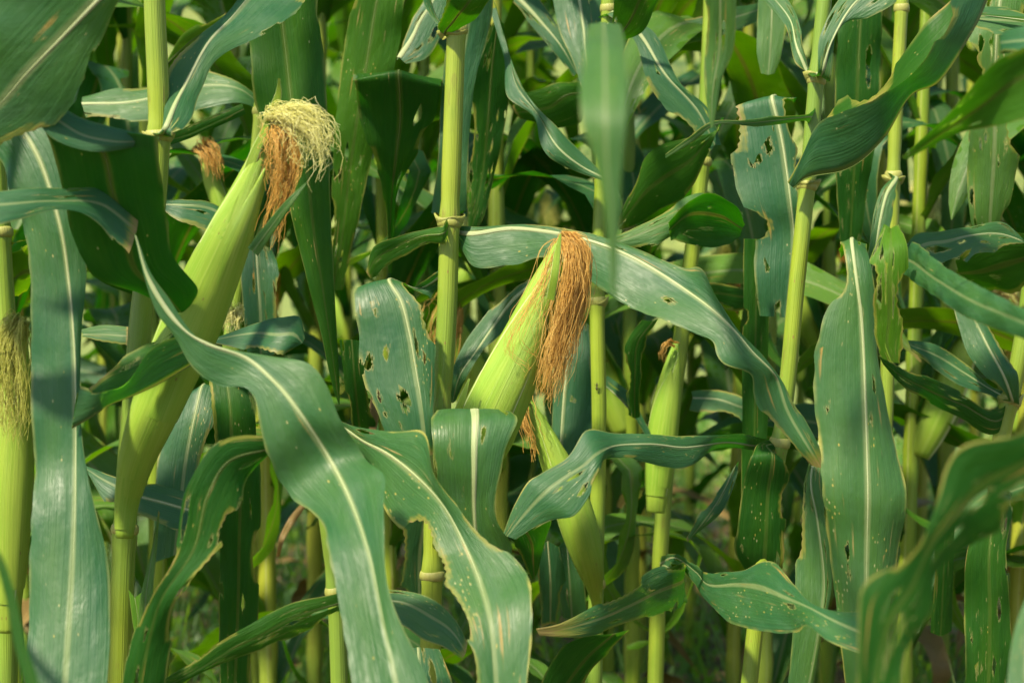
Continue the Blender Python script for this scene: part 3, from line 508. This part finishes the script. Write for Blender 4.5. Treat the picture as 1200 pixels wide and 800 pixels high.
leaf(S4, '600 622 612 614 628 606 0;604 640 622 635 645 606 1;612 665 624 655 640 635 2;622 680 626 676 630 672 3', 1.64, tilt=-.5, hue=.15, rib=2, under=True)
leaf(S6, '778 668 782 664 786 660;800 658 800 680 800 712 -14;765 670 768 694 770 722 -22;737 688 736 710 737 734 -27;690 715 692 728 697 745 -32;650 732 652 738 655 746 -34;628 736 630 740 632 744 -35', 1.96, tilt=-.25, hue=.25, rib=3, spots=.5, dry=.12, holes=.1, bites=5, bdep=.4, root=664, label='drooping leaf with a browned chewed tip')
leaf(S6, '690 745 720 742 745 735 0;660 760 690 768 720 765 1;640 790 665 800 690 800 2;620 840 640 840 660 840 3', 1.75, tilt=-.7, hue=.05, rib=2, under=True)
leaf(S6, '796 650 798 656 796 664;812 660 816 670 812 682 -8;835 670 836 686 830 708 -20;865 666 868 684 858 730 -27;898 655 892 688 900 740 -32;926 682 922 700 930 738 -36;950 705 950 712 946 732 -39;982 714 976 726 970 750 -41;1013 713 1010 742 1008 765 -43', 1.86, tilt=.75, hue=.12, rib=5, spots=.7, ruff=.003, holes=.1, bites=3, bdep=.25, root=660, label='pale blue green twisted leaf at lower right of centre')
leaf(S3, '628 640 642 634 655 640;626 690 645 680 663 680 0;632 735 645 730 655 732 1', 1.93, tilt=-.3, hue=.03, rib=3)
leaf(S3, '654 640 664 630 672 640;655 690 668 690 684 680 0;660 724 670 724 688 722 1', 1.99, tilt=.0, hue=.25, rib=3)

# ---- leaves, right
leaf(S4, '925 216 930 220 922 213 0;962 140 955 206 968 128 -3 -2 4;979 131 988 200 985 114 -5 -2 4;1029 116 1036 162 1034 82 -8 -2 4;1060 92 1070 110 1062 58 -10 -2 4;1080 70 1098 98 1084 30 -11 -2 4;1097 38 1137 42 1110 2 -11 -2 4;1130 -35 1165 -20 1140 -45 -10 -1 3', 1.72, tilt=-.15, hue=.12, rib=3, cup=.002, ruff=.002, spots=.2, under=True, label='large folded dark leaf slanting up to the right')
leaf(S4, '958 86 964 84 974 90;962 40 975 48 984 29 -2;985 -5 1000 6 1018 20 -3;1020 -40 1036 -22 1048 3 -4;1070 -80 1080 -60 1090 -40 -5', 1.74, tilt=.5, hue=.2, rib=8, root=86)
leaf(S4, '954 86 950 88 946 84;945 60 938 66 934 78 0;930 10 925 22 918 28 2;900 -30 895 -15 890 -5 4', 1.78, tilt=.3, hue=.3, rib=8, root=86)
leaf(S12, '1104 10 1106 15 1110 20;1140 8 1142 22 1146 38 0;1170 6 1172 24 1176 42 0;1210 5 1212 26 1216 46 0;1280 20 1280 30 1280 40 1', 1.78, tilt=.6, hue=.3, rib=4, bites=9, bdep=.8, holes=.45, root=34)
leaf(S12, '1150 -60 1180 -60 1215 -60 3;1135 40 1168 40 1204 40 0;1135 110 1166 110 1202 110 0;1136 180 1165 180 1196 180 0;1138 262 1160 264 1180 256 1;1150 300 1160 300 1170 300 2', 1.92, tilt=-.1, hue=.75, bites=7, bdep=.6, rib=4, holes=.6, spots=.3, label='pale striped leaf riddled with holes at upper right')
leaf(S11, '1300 20 1310 60 1320 110 -2;1176 64 1195 92 1202 136 0;1131 111 1150 125 1160 146 3;1094 148 1104 156 1118 158 6;1057 184 1060 187 1066 184 8', 1.22, tilt=-.35, hue=.45, rib=6, cup=-.008, spots=.4, root=40, label='blurred leaf pointing in from the upper right edge', under=True)
leaf(S11, '1178 38 1176 50 1178 64 2;1200 30 1200 48 1200 66 0;1260 20 1260 50 1260 80 -2', 1.25, tilt=.7, hue=.1, rib=2, root=30)
leaf(S5, '985 300 1002 286 1016 296 8;979 296 999 291 1018 296 0;984 330 1004 330 1024 325 -1;966 372 1009 368 1030 372 -1;957 410 1012 412 1030 415 -1;956 470 1014 470 1040 470 -1;963 525 1016 530 1054 528 -1;965 575 1017 585 1064 582 -1;971 624 1016 631 1058 630 0;979 690 1015 700 1048 690 1;986 760 1014 770 1030 760 2;994 820 1010 830 1020 820 4', 1.62, tilt=.12, hue=.42, rib=7, holes=.05, bites=3, bdep=.6, brange=(.05, .2), spots=.85, cup=.012, label='broad hanging leaf with a white midrib and rust specks')
leaf(S5, '1036 262 1044 268 1054 262 4;1020 300 1044 294 1064 290 1;1017 330 1042 330 1066 330 0;1015 370 1042 374 1068 368 0;1022 398 1040 406 1060 412 0;1034 420 1046 424 1056 426 0', 1.58, tilt=-.3, hue=1., rib=0, bites=7, bdep=.75, brange=(.4, .98), holes=.45, under=True)
leaf(S5, '1046 208 1050 210 1054 212;1034 220 1040 226 1050 232 -1;1024 250 1032 256 1044 262 -1;1018 292 1026 294 1036 292 0;1006 350 1014 350 1024 350 4', 1.93, tilt=.3, hue=.3, rib=9, root=208)
leaf(S5, '1044 290 1042 300 1044 312 -12;1062 282 1062 304 1052 318 -24;1104 311 1098 328 1090 344 -48;1154 338 1146 356 1138 374 -66;1200 362 1200 378 1198 397 -78;1300 410 1300 424 1300 440 -88', 1.95, tilt=.3, hue=.15, rib=0, cup=.012, holes=0, bites=0, spots=.05, root=290, label='blurred rolled leaf running out past the right edge')
leaf(S4, '905 116 908 112 930 118 2;851 121 905 116 940 122 0;854 150 914 152 946 150 0;858 190 922 200 942 200 0;868 236 927 240 942 236 0;884 270 930 270 944 270 1;884 320 928 318 942 320 1;890 370 922 372 936 370 2', 1.86, tilt=.15, hue=.05, rib=6, bites=9, bdep=.75, brange=(.1, .7), holes=.5, spots=.3)
leaf(S4, '872 280 886 280 902 280;871 340 886 340 902 340 0;870 420 885 420 900 420 0;870 505 884 508 900 500 0;868 600 878 600 890 600 1', 1.95, tilt=-.15, hue=.1, rib=2, holes=.05, under=True)
leaf(S4, '948 132 946 137 944 142;920 133 918 140 916 146 -2;880 140 878 144 876 149 -3;832 142 836 146 838 150 -4;806 160 806 166 806 176 -4;780 180 780 184 780 186 -3', 1.74, tilt=-.5, hue=.35, rib=3, bites=8, bdep=.8, root=137)
leaf(S6, '826 -60 845 -60 870 -60 -2;826 0 844 0 864 0 -1;825 67 842 67 857 67 0;826 100 836 100 846 92 0;830 130 834 130 840 128 0;833 150 834 150 836 150 0', 1.40, tilt=-.1, hue=.6, rib=3, bites=2, bdep=.4)
leaf(S6, '890 -30 905 -30 925 -30;888 30 904 30 920 30 0;888 70 902 70 914 70 0;892 86 900 88 908 86 0', 2.1, tilt=.1, hue=.6, rib=3)
leaf(S5, '985 0 1010 0 1035 0 0;980 70 1006 70 1033 70 0;978 150 1003 150 1028 150 0;980 215 1000 215 1018 215 1;985 290 996 290 1008 290 2', 2.02, tilt=-.12, hue=.05, rib=2, under=True)
leaf(S6, '800 20 800 35 800 52;830 15 832 28 836 44 0;868 5 870 18 874 30 0;900 0 900 8 902 16 1', 2.2, tilt=.5, hue=.4, rib=4)
leaf(S7, '1216 300 1214 290 1212 280;1180 262 1176 275 1182 292 -3;1137 264 1136 276 1146 296 -6;1108 268 1110 282 1126 312 -8;1070 275 1076 290 1092 320 -9;1055 300 1058 308 1062 316 -8', 1.82, tilt=.6, hue=.3, rib=6, spots=.3, root=290)
leaf(S7, '1205 275 1210 300 1214 330;1165 266 1175 310 1200 358 0;1135 285 1148 318 1172 350 1;1120 305 1124 320 1138 340 2', 1.86, tilt=-.7, hue=.25, rib=2, under=True)
leaf(S7, '1176 478 1174 490 1172 505;1130 460 1128 474 1122 488 -4;1090 442 1086 456 1082 468 -8;1050 425 1050 436 1056 452 -10;1030 415 1032 420 1036 428 -9', 1.88, tilt=-.3, hue=.03, rib=3, spots=.2, root=480, under=True)
leaf(S7, '1168 455 1168 460 1166 466;1135 425 1132 438 1128 452 0;1098 402 1096 416 1094 430 0;1064 398 1066 404 1068 410 0', 1.92, tilt=.4, hue=.05, rib=3, root=468)
leaf(S7, '1180 466 1186 468 1194 470;1162 448 1176 440 1194 440 -1;1138 420 1160 410 1184 415 0;1124 384 1145 380 1162 378 2;1116 350 1130 350 1142 350 4', 1.86, tilt=-.2, hue=.1, rib=7, bites=2, root=470)
leaf(S4, '905 530 898 522 888 520 3;924 540 905 532 882 532 0;923 580 900 580 870 570 0;922 620 898 625 864 622 -1;924 655 896 660 862 650 -1;912 672 898 684 872 668 0', 1.74, bites=4, tilt=-.45, hue=.03, rib=3, spots=.6, root=520, under=True)
leaf(S6, '866 540 862 545 858 552;864 556 848 575 838 580 0;846 600 828 606 818 604 0;808 632 806 634 804 630 1', 1.92, tilt=.1, hue=.03, rib=3)
leaf(S4, '968 520 962 510 950 530 2;972 560 950 560 945 555 0;976 620 958 610 935 600 0;976 680 966 680 933 665 0;964 746 958 750 928 760 0;952 820 945 820 922 820 1', 1.72, tilt=.12, hue=.55, rib=4, spots=.15)
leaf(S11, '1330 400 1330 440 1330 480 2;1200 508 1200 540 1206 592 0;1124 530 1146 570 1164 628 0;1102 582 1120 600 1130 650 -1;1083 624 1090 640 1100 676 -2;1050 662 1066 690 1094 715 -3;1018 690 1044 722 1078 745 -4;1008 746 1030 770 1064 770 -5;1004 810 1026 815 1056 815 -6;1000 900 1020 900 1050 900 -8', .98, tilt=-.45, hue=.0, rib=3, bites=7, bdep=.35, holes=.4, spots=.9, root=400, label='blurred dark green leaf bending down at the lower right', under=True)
leaf(S7, '1150 600 1165 596 1185 605 1;1134 640 1160 640 1180 640 0;1132 720 1160 720 1186 720 0;1130 810 1158 810 1188 810 0', 1.72, tilt=-.12, hue=.2, rib=5, spots=.3, root=590, under=True)
leaf(S11, '1210 680 1230 670 1260 690;1188 745 1205 740 1240 750 0;1178 830 1200 830 1230 830 0', 1.1, tilt=.4, hue=.2, rib=2)
leaf(S7, '1100 590 1108 580 1120 590;1095 660 1106 660 1118 650 0;1090 740 1102 745 1116 740 1', 1.95, tilt=-.3, hue=.03, rib=2, under=True)
leaf(S6, '810 458 812 466 808 480;840 452 842 468 838 488 0;872 462 872 478 870 494 0;900 475 900 484 900 492 1', 2.15, tilt=.5, hue=.3, rib=3)
leaf(S6, '800 395 802 384 798 372;830 330 834 344 836 358 0;860 332 860 346 860 368 0;885 340 884 350 884 362 1', 2.1, tilt=-.4, hue=.05, rib=2, under=True)

# ---- small ears and withered bits further in
E6 = ear(S13, [(266, 262, 8), (260, 240, 11), (250, 212, 11), (243, 190, 8), (238, 172, 3)], 2.16, [(-.4, 1.3, .1, .85, .2, .3)], seed=21)
silk(S13, E6, [(120, .002, [(238, 173, 2.14, 2), (236, 170, 2.13, 4), (246, 178, 2.12, 5), (252, 195, 2.12, 5), (252, 208, 2.12, 6)])], 'silk_brown', 22, .0004)
E7 = ear(S13, [(272, 460, 8), (272, 430, 12), (274, 405, 12), (276, 385, 8), (278, 370, 4)], 1.98, [(-.4, 1.3, .1, .85, .2, .3)], seed=23)
silk(S13, E7, [(110, .003, [(278, 370, 1.97, 3), (272, 364, 1.96, 6), (268, 374, 1.955, 6), (270, 388, 1.955, 6)])], 'silk_yellow', 24, .0004)
leaf(S2, '446 440 448 444 452 446;434 470 441 472 448 470 0;432 495 437 496 443 494 0;433 512 436 512 439 512 0', 1.94, dead=True, rib=0, label='withered orange brown leaf remnant')
leaf(S8, '354 588 356 592 358 594;338 608 341 612 344 614 2;328 628 331 630 334 631 0;324 652 326 652 328 652 3', 2.25, dead=True, rib=0, ruff=.003)
# ---- an ant on the slim stalk
ax, ad = at_stalk(S3, 453); ac = P(ax-2, 453, ad-.0125); bm_v = []; bm_f = []
def blob(c, r, n=8):
    k = len(bm_v)
    for i in range(n+1):
        t_ = math.pi*i/n
        for j in range(n): bm_v.append((c[0]+r[0]*math.sin(t_)*math.cos(6.2832*j/n), c[1]+r[1]*math.sin(t_)*math.sin(6.2832*j/n), c[2]+r[2]*math.cos(t_)))
    bm_f.extend(tuple(k+q for q in fc) for fc in grid_faces(n+1, n, True))
blob((0, 0, -.0024), (.0012, .0011, .0019)); blob((0, 0, .0004), (.0007, .0007, .0013)); blob((0, 0, .0026), (.0010, .0009, .0011))
for s in (-1, 1):
    for q in (-.0007, .0003, .0013):
        v, fc, uv = tube([(0, 0, q), (s*.0018, -.0006, q*1.8), (s*.0030, .0010, q*2.6)], [.00022]*3, 5); k = len(bm_v); bm_v.extend(map(tuple, v)); bm_f.extend(tuple(k+a_ for a_ in t_) for t_ in fc)
    v, fc, uv = tube([(0, 0, .0034), (s*.0009, -.0005, .0046), (s*.0017, 0, .0054)], [.00014]*3, 5); k = len(bm_v); bm_v.extend(map(tuple, v)); bm_f.extend(tuple(k+a_ for a_ in t_) for t_ in fc)
g = NG('ant_shell'); pb = g.n('ShaderNodeBsdfPrincipled'); pb.inputs['Base Color'].default_value = (.02, .01, .006, 1); pb.inputs['Roughness'].default_value = .3; g.l(pb.outputs[0], g.out.inputs[0])
ant = obj('ant', bm_v, bm_f, None, g.m); ant.location = tuple(ac); ant['label'] = 'tiny dark ant climbing the slim stalk right of the middle ear'; ant['category'] = 'ant'

# ================================================================== the field behind
def blade_geo(rng, L, Wd, e0, drop, az, kink=None, n=30, nw=7, dead=False):
    """a corn blade growing from the origin towards azimuth az"""
    t = np.linspace(0, 1, n); th = e0-drop*t**1.25
    if kink: th = th-np.where(t > kink, R(rng.uniform(50, 95)), 0)*np.clip((t-kink)/.05, 0, 1)
    ds = L/(n-1); r = np.r_[0, np.cumsum(np.cos(th[:-1])*ds)]; z = np.r_[0, np.cumsum(np.sin(th[:-1])*ds)]
    side = wave(rng, 2, .3, 1.2)(t)*.05*t; tw = rng.uniform(-.9, .9)*t+rng.uniform(-.25, .25)
    T_ = np.stack([np.cos(th), 0*th, np.sin(th)], 1); Nn = np.stack([-np.sin(th), 0*th, np.cos(th)], 1); B = np.array([0, 1., 0])
    wd = Wd/2*np.clip(.38+t*4, 0, 1)*np.clip(1-t**3.2, 0, 1)**.8+.0008
    lat = B[None]*np.cos(tw)[:, None]+Nn*np.sin(tw)[:, None]; up = np.cross(T_, lat)
    m = np.stack([r+.012, side, z], 1); wa, wb = wave(rng, 5, 2, 9), wave(rng, 5, 2, 9); V = []; UV = []
    off = rng.random()*9; fold = np.clip(.9-t*2.2, .12, .9)
    fa = np.ones(n); fb = np.ones(n)
    for _ in range(rng.choice((0, 0, 1, 3))):
        q = rng.uniform(.2, .9); k = np.clip(1-((t-q)/rng.uniform(.03, .06))**2, 0, 1)**.5*rng.uniform(.3, .9)
        if rng.random() < .5: fa = fa-k*(k > 0)
        else: fb = fb-k*(k > 0)
    fa = np.clip(fa, .1, 1); fb = np.clip(fb, .1, 1)
    for i in range(n):
        for j in range(nw):
            s = -1+2*j/(nw-1); s = s*(fa[i] if s < 0 else fb[i]); h = abs(s)
            V.append(m[i]+lat[i]*s*wd[i]*math.cos(fold[i]*.8)-up[i]*(-h*wd[i]*math.sin(fold[i]*.8))*1+up[i]*(.007*h**1.5*(wa if s < 0 else wb)(t[i]))); UV.append((.5+.5*s, t[i]*L+off))
    V = np.array(V); ca, sa = math.cos(az), math.sin(az)
    Q = np.repeat(up[:, None], nw, 1).reshape(-1, 3); rot = lambda V: np.stack([V[:, 0]*ca-V[:, 1]*sa, V[:, 0]*sa+V[:, 1]*ca, V[:, 2]], 1)
    return rot(V), (n, nw, rot(Q).reshape(n, nw, 3)), np.array(UV)
def blade_mesh(v, g_, uv):
    o = sheet('leaf', v, uv, g_[0], g_[1], None, None, g_[2], (M['leaf'], M['leaf_under']), (1, 1, 1), dry=np.clip((np.linspace(0, 1, g_[0])-(1-(dq := random.Random(len(bpy.data.meshes)).choice((0, 0, .06, .12)))))/max(dq, .01), 0, 1)[:, None]*np.ones(g_[1])); me = o.data; bpy.data.objects.remove(o, do_unlink=True); return me
def mesh_only(name, v, f, uv, mat):
    o = obj(name, v, f, uv, mat); me = o.data; bpy.data.objects.remove(o, do_unlink=True); return me
def variant(seed):
    """meshes of one background corn plant: [(name, mesh, location, colour, children)]"""
    rng = random.Random(seed); H = rng.uniform(2.05, 2.4); lean = rng.uniform(-.07, .07), rng.uniform(-.06, .06)
    z = np.linspace(-.02, H, 80); c = np.stack([lean[0]*np.maximum(z/H, 0)**1.6*H*.5, lean[1]*np.maximum(z/H, 0)**1.6*H*.5, z], 1)
    nod = []; q = .06
    while q < H-.25: nod.append(q); q += rng.uniform(.13, .19)
    rad = .0125*np.interp(z, [0, .5, 1.2, 2.3], [1.1, 1.05, .9, .45])
    for q in nod: rad = rad*(1+.18*np.exp(-((z-q)/.014)**2))
    v, f, uv = tube(c, rad, 10); parts = [['stalk', mesh_only('stalk', v, f, uv, M['stalk']), (0, 0, 0), (rng.choice((.1, .3, .6, .9)), .3, 0), []]]
    az = rng.uniform(0, 6.28); VAZ[seed-900] = az
    for i, q in enumerate(nod):
        az += math.pi+rng.gauss(0, .25)
        if q < .12: continue
        hh = q/H; deadl = q < .42 and rng.random() < .55
        L = rng.uniform(.62, .85)*(1-.45*abs(hh-.55)); e0 = R(rng.uniform(58, 76)); drop = R(rng.uniform(95, 150))*(1.0 if hh < .75 else .72)
        if deadl: L *= .8; e0 = R(30); drop = R(110)
        elif q < .8: drop += R(25)
        v, f, uv = blade_geo(rng, L, rng.uniform(.06, .10)*(.55 if deadl else 1), e0, drop, az, rng.choice((None, None, None, .45, .6, .7)), dead=deadl)
        p0 = np.array([np.interp(q, z, c[:, 0]), np.interp(q, z, c[:, 1]), q+.05])
        parts.append(['leaf', blade_mesh(v, f, uv), tuple(p0), (2. if deadl else rng.choice((.1, .35, .6, .85, 1.15)), rng.choice((.1, .3, .6)), 0), []])
    if rng.random() < .7:
        q = nod[int(len(nod)*.46)]; a = az+.5; tx, ty = math.cos(a), math.sin(a); n = 26; k = np.linspace(0, 1, n); L = rng.uniform(.22, .3)
        p0 = np.array([np.interp(q, z, c[:, 0]), np.interp(q, z, c[:, 1]), q])
        pa = np.stack([tx*(.012+k*L*.38), ty*(.012+k*L*.38), k*L*.92], 1); rr = .03*np.sin(np.clip(k*.93+.1, 0, 1)*math.pi)**.7*(1-.35*k)+.004
        v, f, uv = tube(pa, rr, 16); kids = []
        tip = pa[-1]; hv, hf, huv = hairs(rng, 70, [(tip-np.array([0, 0, .02]), .004), (tip+np.array([tx*.015, ty*.015, .02]), .01), (tip+np.array([tx*.05, ty*.05, -.02]), .016), (tip+np.array([tx*.05, ty*.05, -.09]), .016)], .0007, .004, 10)
        kids.append(['silk', mesh_only('silk', hv, hf, huv, M[rng.choice(('silk_brown', 'silk_brown', 'silk_olive', 'silk_yellow'))])])
        parts.append(['ear', mesh_only('ear', v, f, uv, M['husk']), tuple(p0), (.1, .3, 0), kids])
    return parts
VAZ = {}
VAR = [variant(900+i) for i in range(9)]
def place(x, y, k, rot, label, group, s=1.):
    e = thing('corn_plant', (x, y, 0), label, 'corn plant', group); e.rotation_euler = (0, 0, rot); e.scale = (s, s, s)
    for name, me, loc, colr, kids in VAR[k]:
        o = bpy.data.objects.new(name, me); C.objects.link(o); o.parent = e; o.location = loc; o.color = (*colr, 1)
        for kn, km in kids:
            q = bpy.data.objects.new(kn, km); C.objects.link(q); q.parent = o
    return e
rng = random.Random(42); Y = 2.46; row = 0
GL = 'blurred leafy corn plant standing in the rows behind the front stalks'
while Y < 6.0:
    half = Y*.30+.45; x = -half+rng.uniform(0, .2)
    while x < half:
        k_ = rng.randrange(9)
        place(x, Y+rng.gauss(0, .06), k_, (rng.choice((0, math.pi))+rng.gauss(0, .5)-VAZ[k_] if row < 1 else rng.uniform(0, 6.28)), GL, 'corn plants in the rows behind', rng.uniform(.9, 1.05))
        x += (rng.uniform(.14, .22) if row < 2 else rng.uniform(.21, .31)) + max(0, Y-3.2)*.03
    Y += .5+.05*row; row += 1
# ------------------------------------------------------------------ soil, weeds, leaf litter
g = NG('soil'); tcn = g.n('ShaderNodeTexCoord'); n1 = g.noise(tcn.outputs['Object'], 3, 6, .65); n2 = g.noise(tcn.outputs['Object'], 45, 4, .7)
sx = g.n('ShaderNodeSeparateXYZ'); g.l(tcn.outputs['Object'], sx.inputs[0])
grs = g.mix(g.rng(n2, .3, .7), g.mix(g.rng(n1, .3, .7), (.07, .14, .02), (.15, .21, .035)), (.22, .25, .06))
pb = g.n('ShaderNodeBsdfPrincipled'); g.l(g.mix(g.rng(sx.outputs[1], 5.6, 6.6, 0, 1), g.mix(g.rng(n2, .35, .7), g.mix(g.rng(n1, .35, .65), (.055, .038, .022), (.12, .085, .05)), (.17, .125, .075)), grs), pb.inputs['Base Color'])
pb.inputs['Roughness'].default_value = .95; g.l(g.bump(n2, .8, .02), pb.inputs['Normal']); g.l(pb.outputs[0], g.out.inputs[0]); M['soil'] = g.m
n = 90; xs = np.sign(np.linspace(-1, 1, n))*np.abs(np.linspace(-1, 1, n))**3.2*400; ys = xs+3
V = [(x, y, .02*math.sin(y*9.5)*math.exp(-abs(y)/12)-.005+.012*math.sin(x*7+y*3)*math.exp(-abs(x)/9)) for y in ys for x in xs]
gr = obj('ground', V, grid_faces(n, n), None, M['soil']); gr['kind'] = 'structure'
xs = np.linspace(-160, 160, 60); ys = np.linspace(16, 150, 50)
V = [(x, y, -.3+9*(1-math.exp(-((y-16)/30)**1.3))+1.2*math.sin(x*.09+y*.05)*min(1, (y-16)/20)+.5*math.sin(x*.31+1)*math.sin(y*.27)*min(1, (y-16)/10)) for y in ys for x in xs]
g = NG('hillside_grass'); tcn = g.n('ShaderNodeTexCoord'); n1 = g.noise(tcn.outputs['Object'], .35, 5, .65); n2 = g.noise(tcn.outputs['Object'], 2.5, 4, .7)
pb = g.n('ShaderNodeBsdfPrincipled'); g.l(g.mix(g.rng(n2, .35, .65), g.mix(g.rng(n1, .4, .6), (.035, .085, .014), (.13, .19, .03)), (.19, .22, .05)), pb.inputs['Base Color'])
pb.inputs['Roughness'].default_value = .95; g.l(g.bump(n2, .9, .3), pb.inputs['Normal']); g.l(pb.outputs[0], g.out.inputs[0])
hl = obj('hill', V, grid_faces(50, 60), None, g.m); hl['kind'] = 'structure'
V = []; F = []; UV = []
for i in range(15000):
    y = 1.9+6.5*rng.random()**1.3; x = rng.uniform(-1, 1)*(y*.34+.3)
    a = rng.uniform(0, 6.28); L = rng.uniform(.03, .17); wdt = rng.uniform(.003, .009) if i % 3 else rng.uniform(.010, .02); e = rng.uniform(.5, 1.4)
    if i % 3 == 0: L *= .5
    d1 = np.array([math.cos(a)*math.cos(e), math.sin(a)*math.cos(e), math.sin(e)]); sd_ = np.array([-math.sin(a), math.cos(a), 0])*wdt; b = np.array([x, y, .0 if i % 3 else rng.uniform(.0, .09)]); k = len(V)
    m_ = b+d1*L*.55; tp = b+d1*L+np.array([math.cos(a), math.sin(a), -.6])*L*.25
    V += [b-sd_*.5, b+sd_*.5, m_+sd_, m_-sd_, tp]; F += [(k, k+1, k+2, k+3), (k+3, k+2, k+4)]
    v0 = rng.random()*9; UV += [(.3, v0), (.4, v0), (.4, v0+.03), (.3, v0+.03), (.35, v0+.06)]
for i in range(2600):
    y = 2.3+5*rng.random(); x = rng.uniform(-1, 1)*(y*.33+.3); a = rng.uniform(0, 6.28); L = rng.uniform(.2, .62); e = rng.uniform(1.15, 1.5); cv = rng.uniform(.2, 1.3); wdt = rng.uniform(.0015, .005)
    b_ = np.array([x, y, 0.]); k = len(V); v0 = rng.random()*9
    for s in range(6):
        z_ = e-cv*s/5; sd_ = np.array([-math.sin(a), math.cos(a), 0])*wdt*(1-s/5.4)
        V += [b_-sd_, b_+sd_]; UV += [(.3, v0+s*.03), (.38, v0+s*.03)]; b_ = b_+np.array([math.cos(a)*math.cos(z_), math.sin(a)*math.cos(z_), math.sin(z_)])*L/5
    F += [(k+2*s, k+2*s+1, k+2*s+3, k+2*s+2) for s in range(5)]
wd_ = obj('weeds', V, F, UV, M['leaf'], color=(.6, .2, 0)); wd_['kind'] = 'stuff'; wd_['label'] = 'low green weeds covering the soil between the stalks'; wd_['category'] = 'weeds'
V = []; F = []; UV = []; off = 0
for i in range(420):
    y = 2.2+5*rng.random(); x = rng.uniform(-1, 1)*(y*.34+.3)
    v, f, uv = blade_geo(rng, rng.uniform(.15, .45), rng.uniform(.02, .05), R(rng.uniform(0, 25)), R(rng.uniform(10, 60)), rng.uniform(0, 6.28), n=10, nw=5)
    f = grid_faces(10, 5); v = v+np.array([x, y, .02]); v[:, 2] = np.maximum(v[:, 2], .012+.02*np.sin(v[:, 0]*40)**2); V.append(v); F += [tuple(j+off for j in q) for q in f]; off += len(v); UV.append(uv)
lt = obj('leaf_litter', np.concatenate(V), F, np.concatenate(UV), M['leaf'], color=(2., .3, 0)); lt['kind'] = 'stuff'; lt['label'] = 'dry brown corn leaves fallen on the soil'; lt['category'] = 'leaf litter'
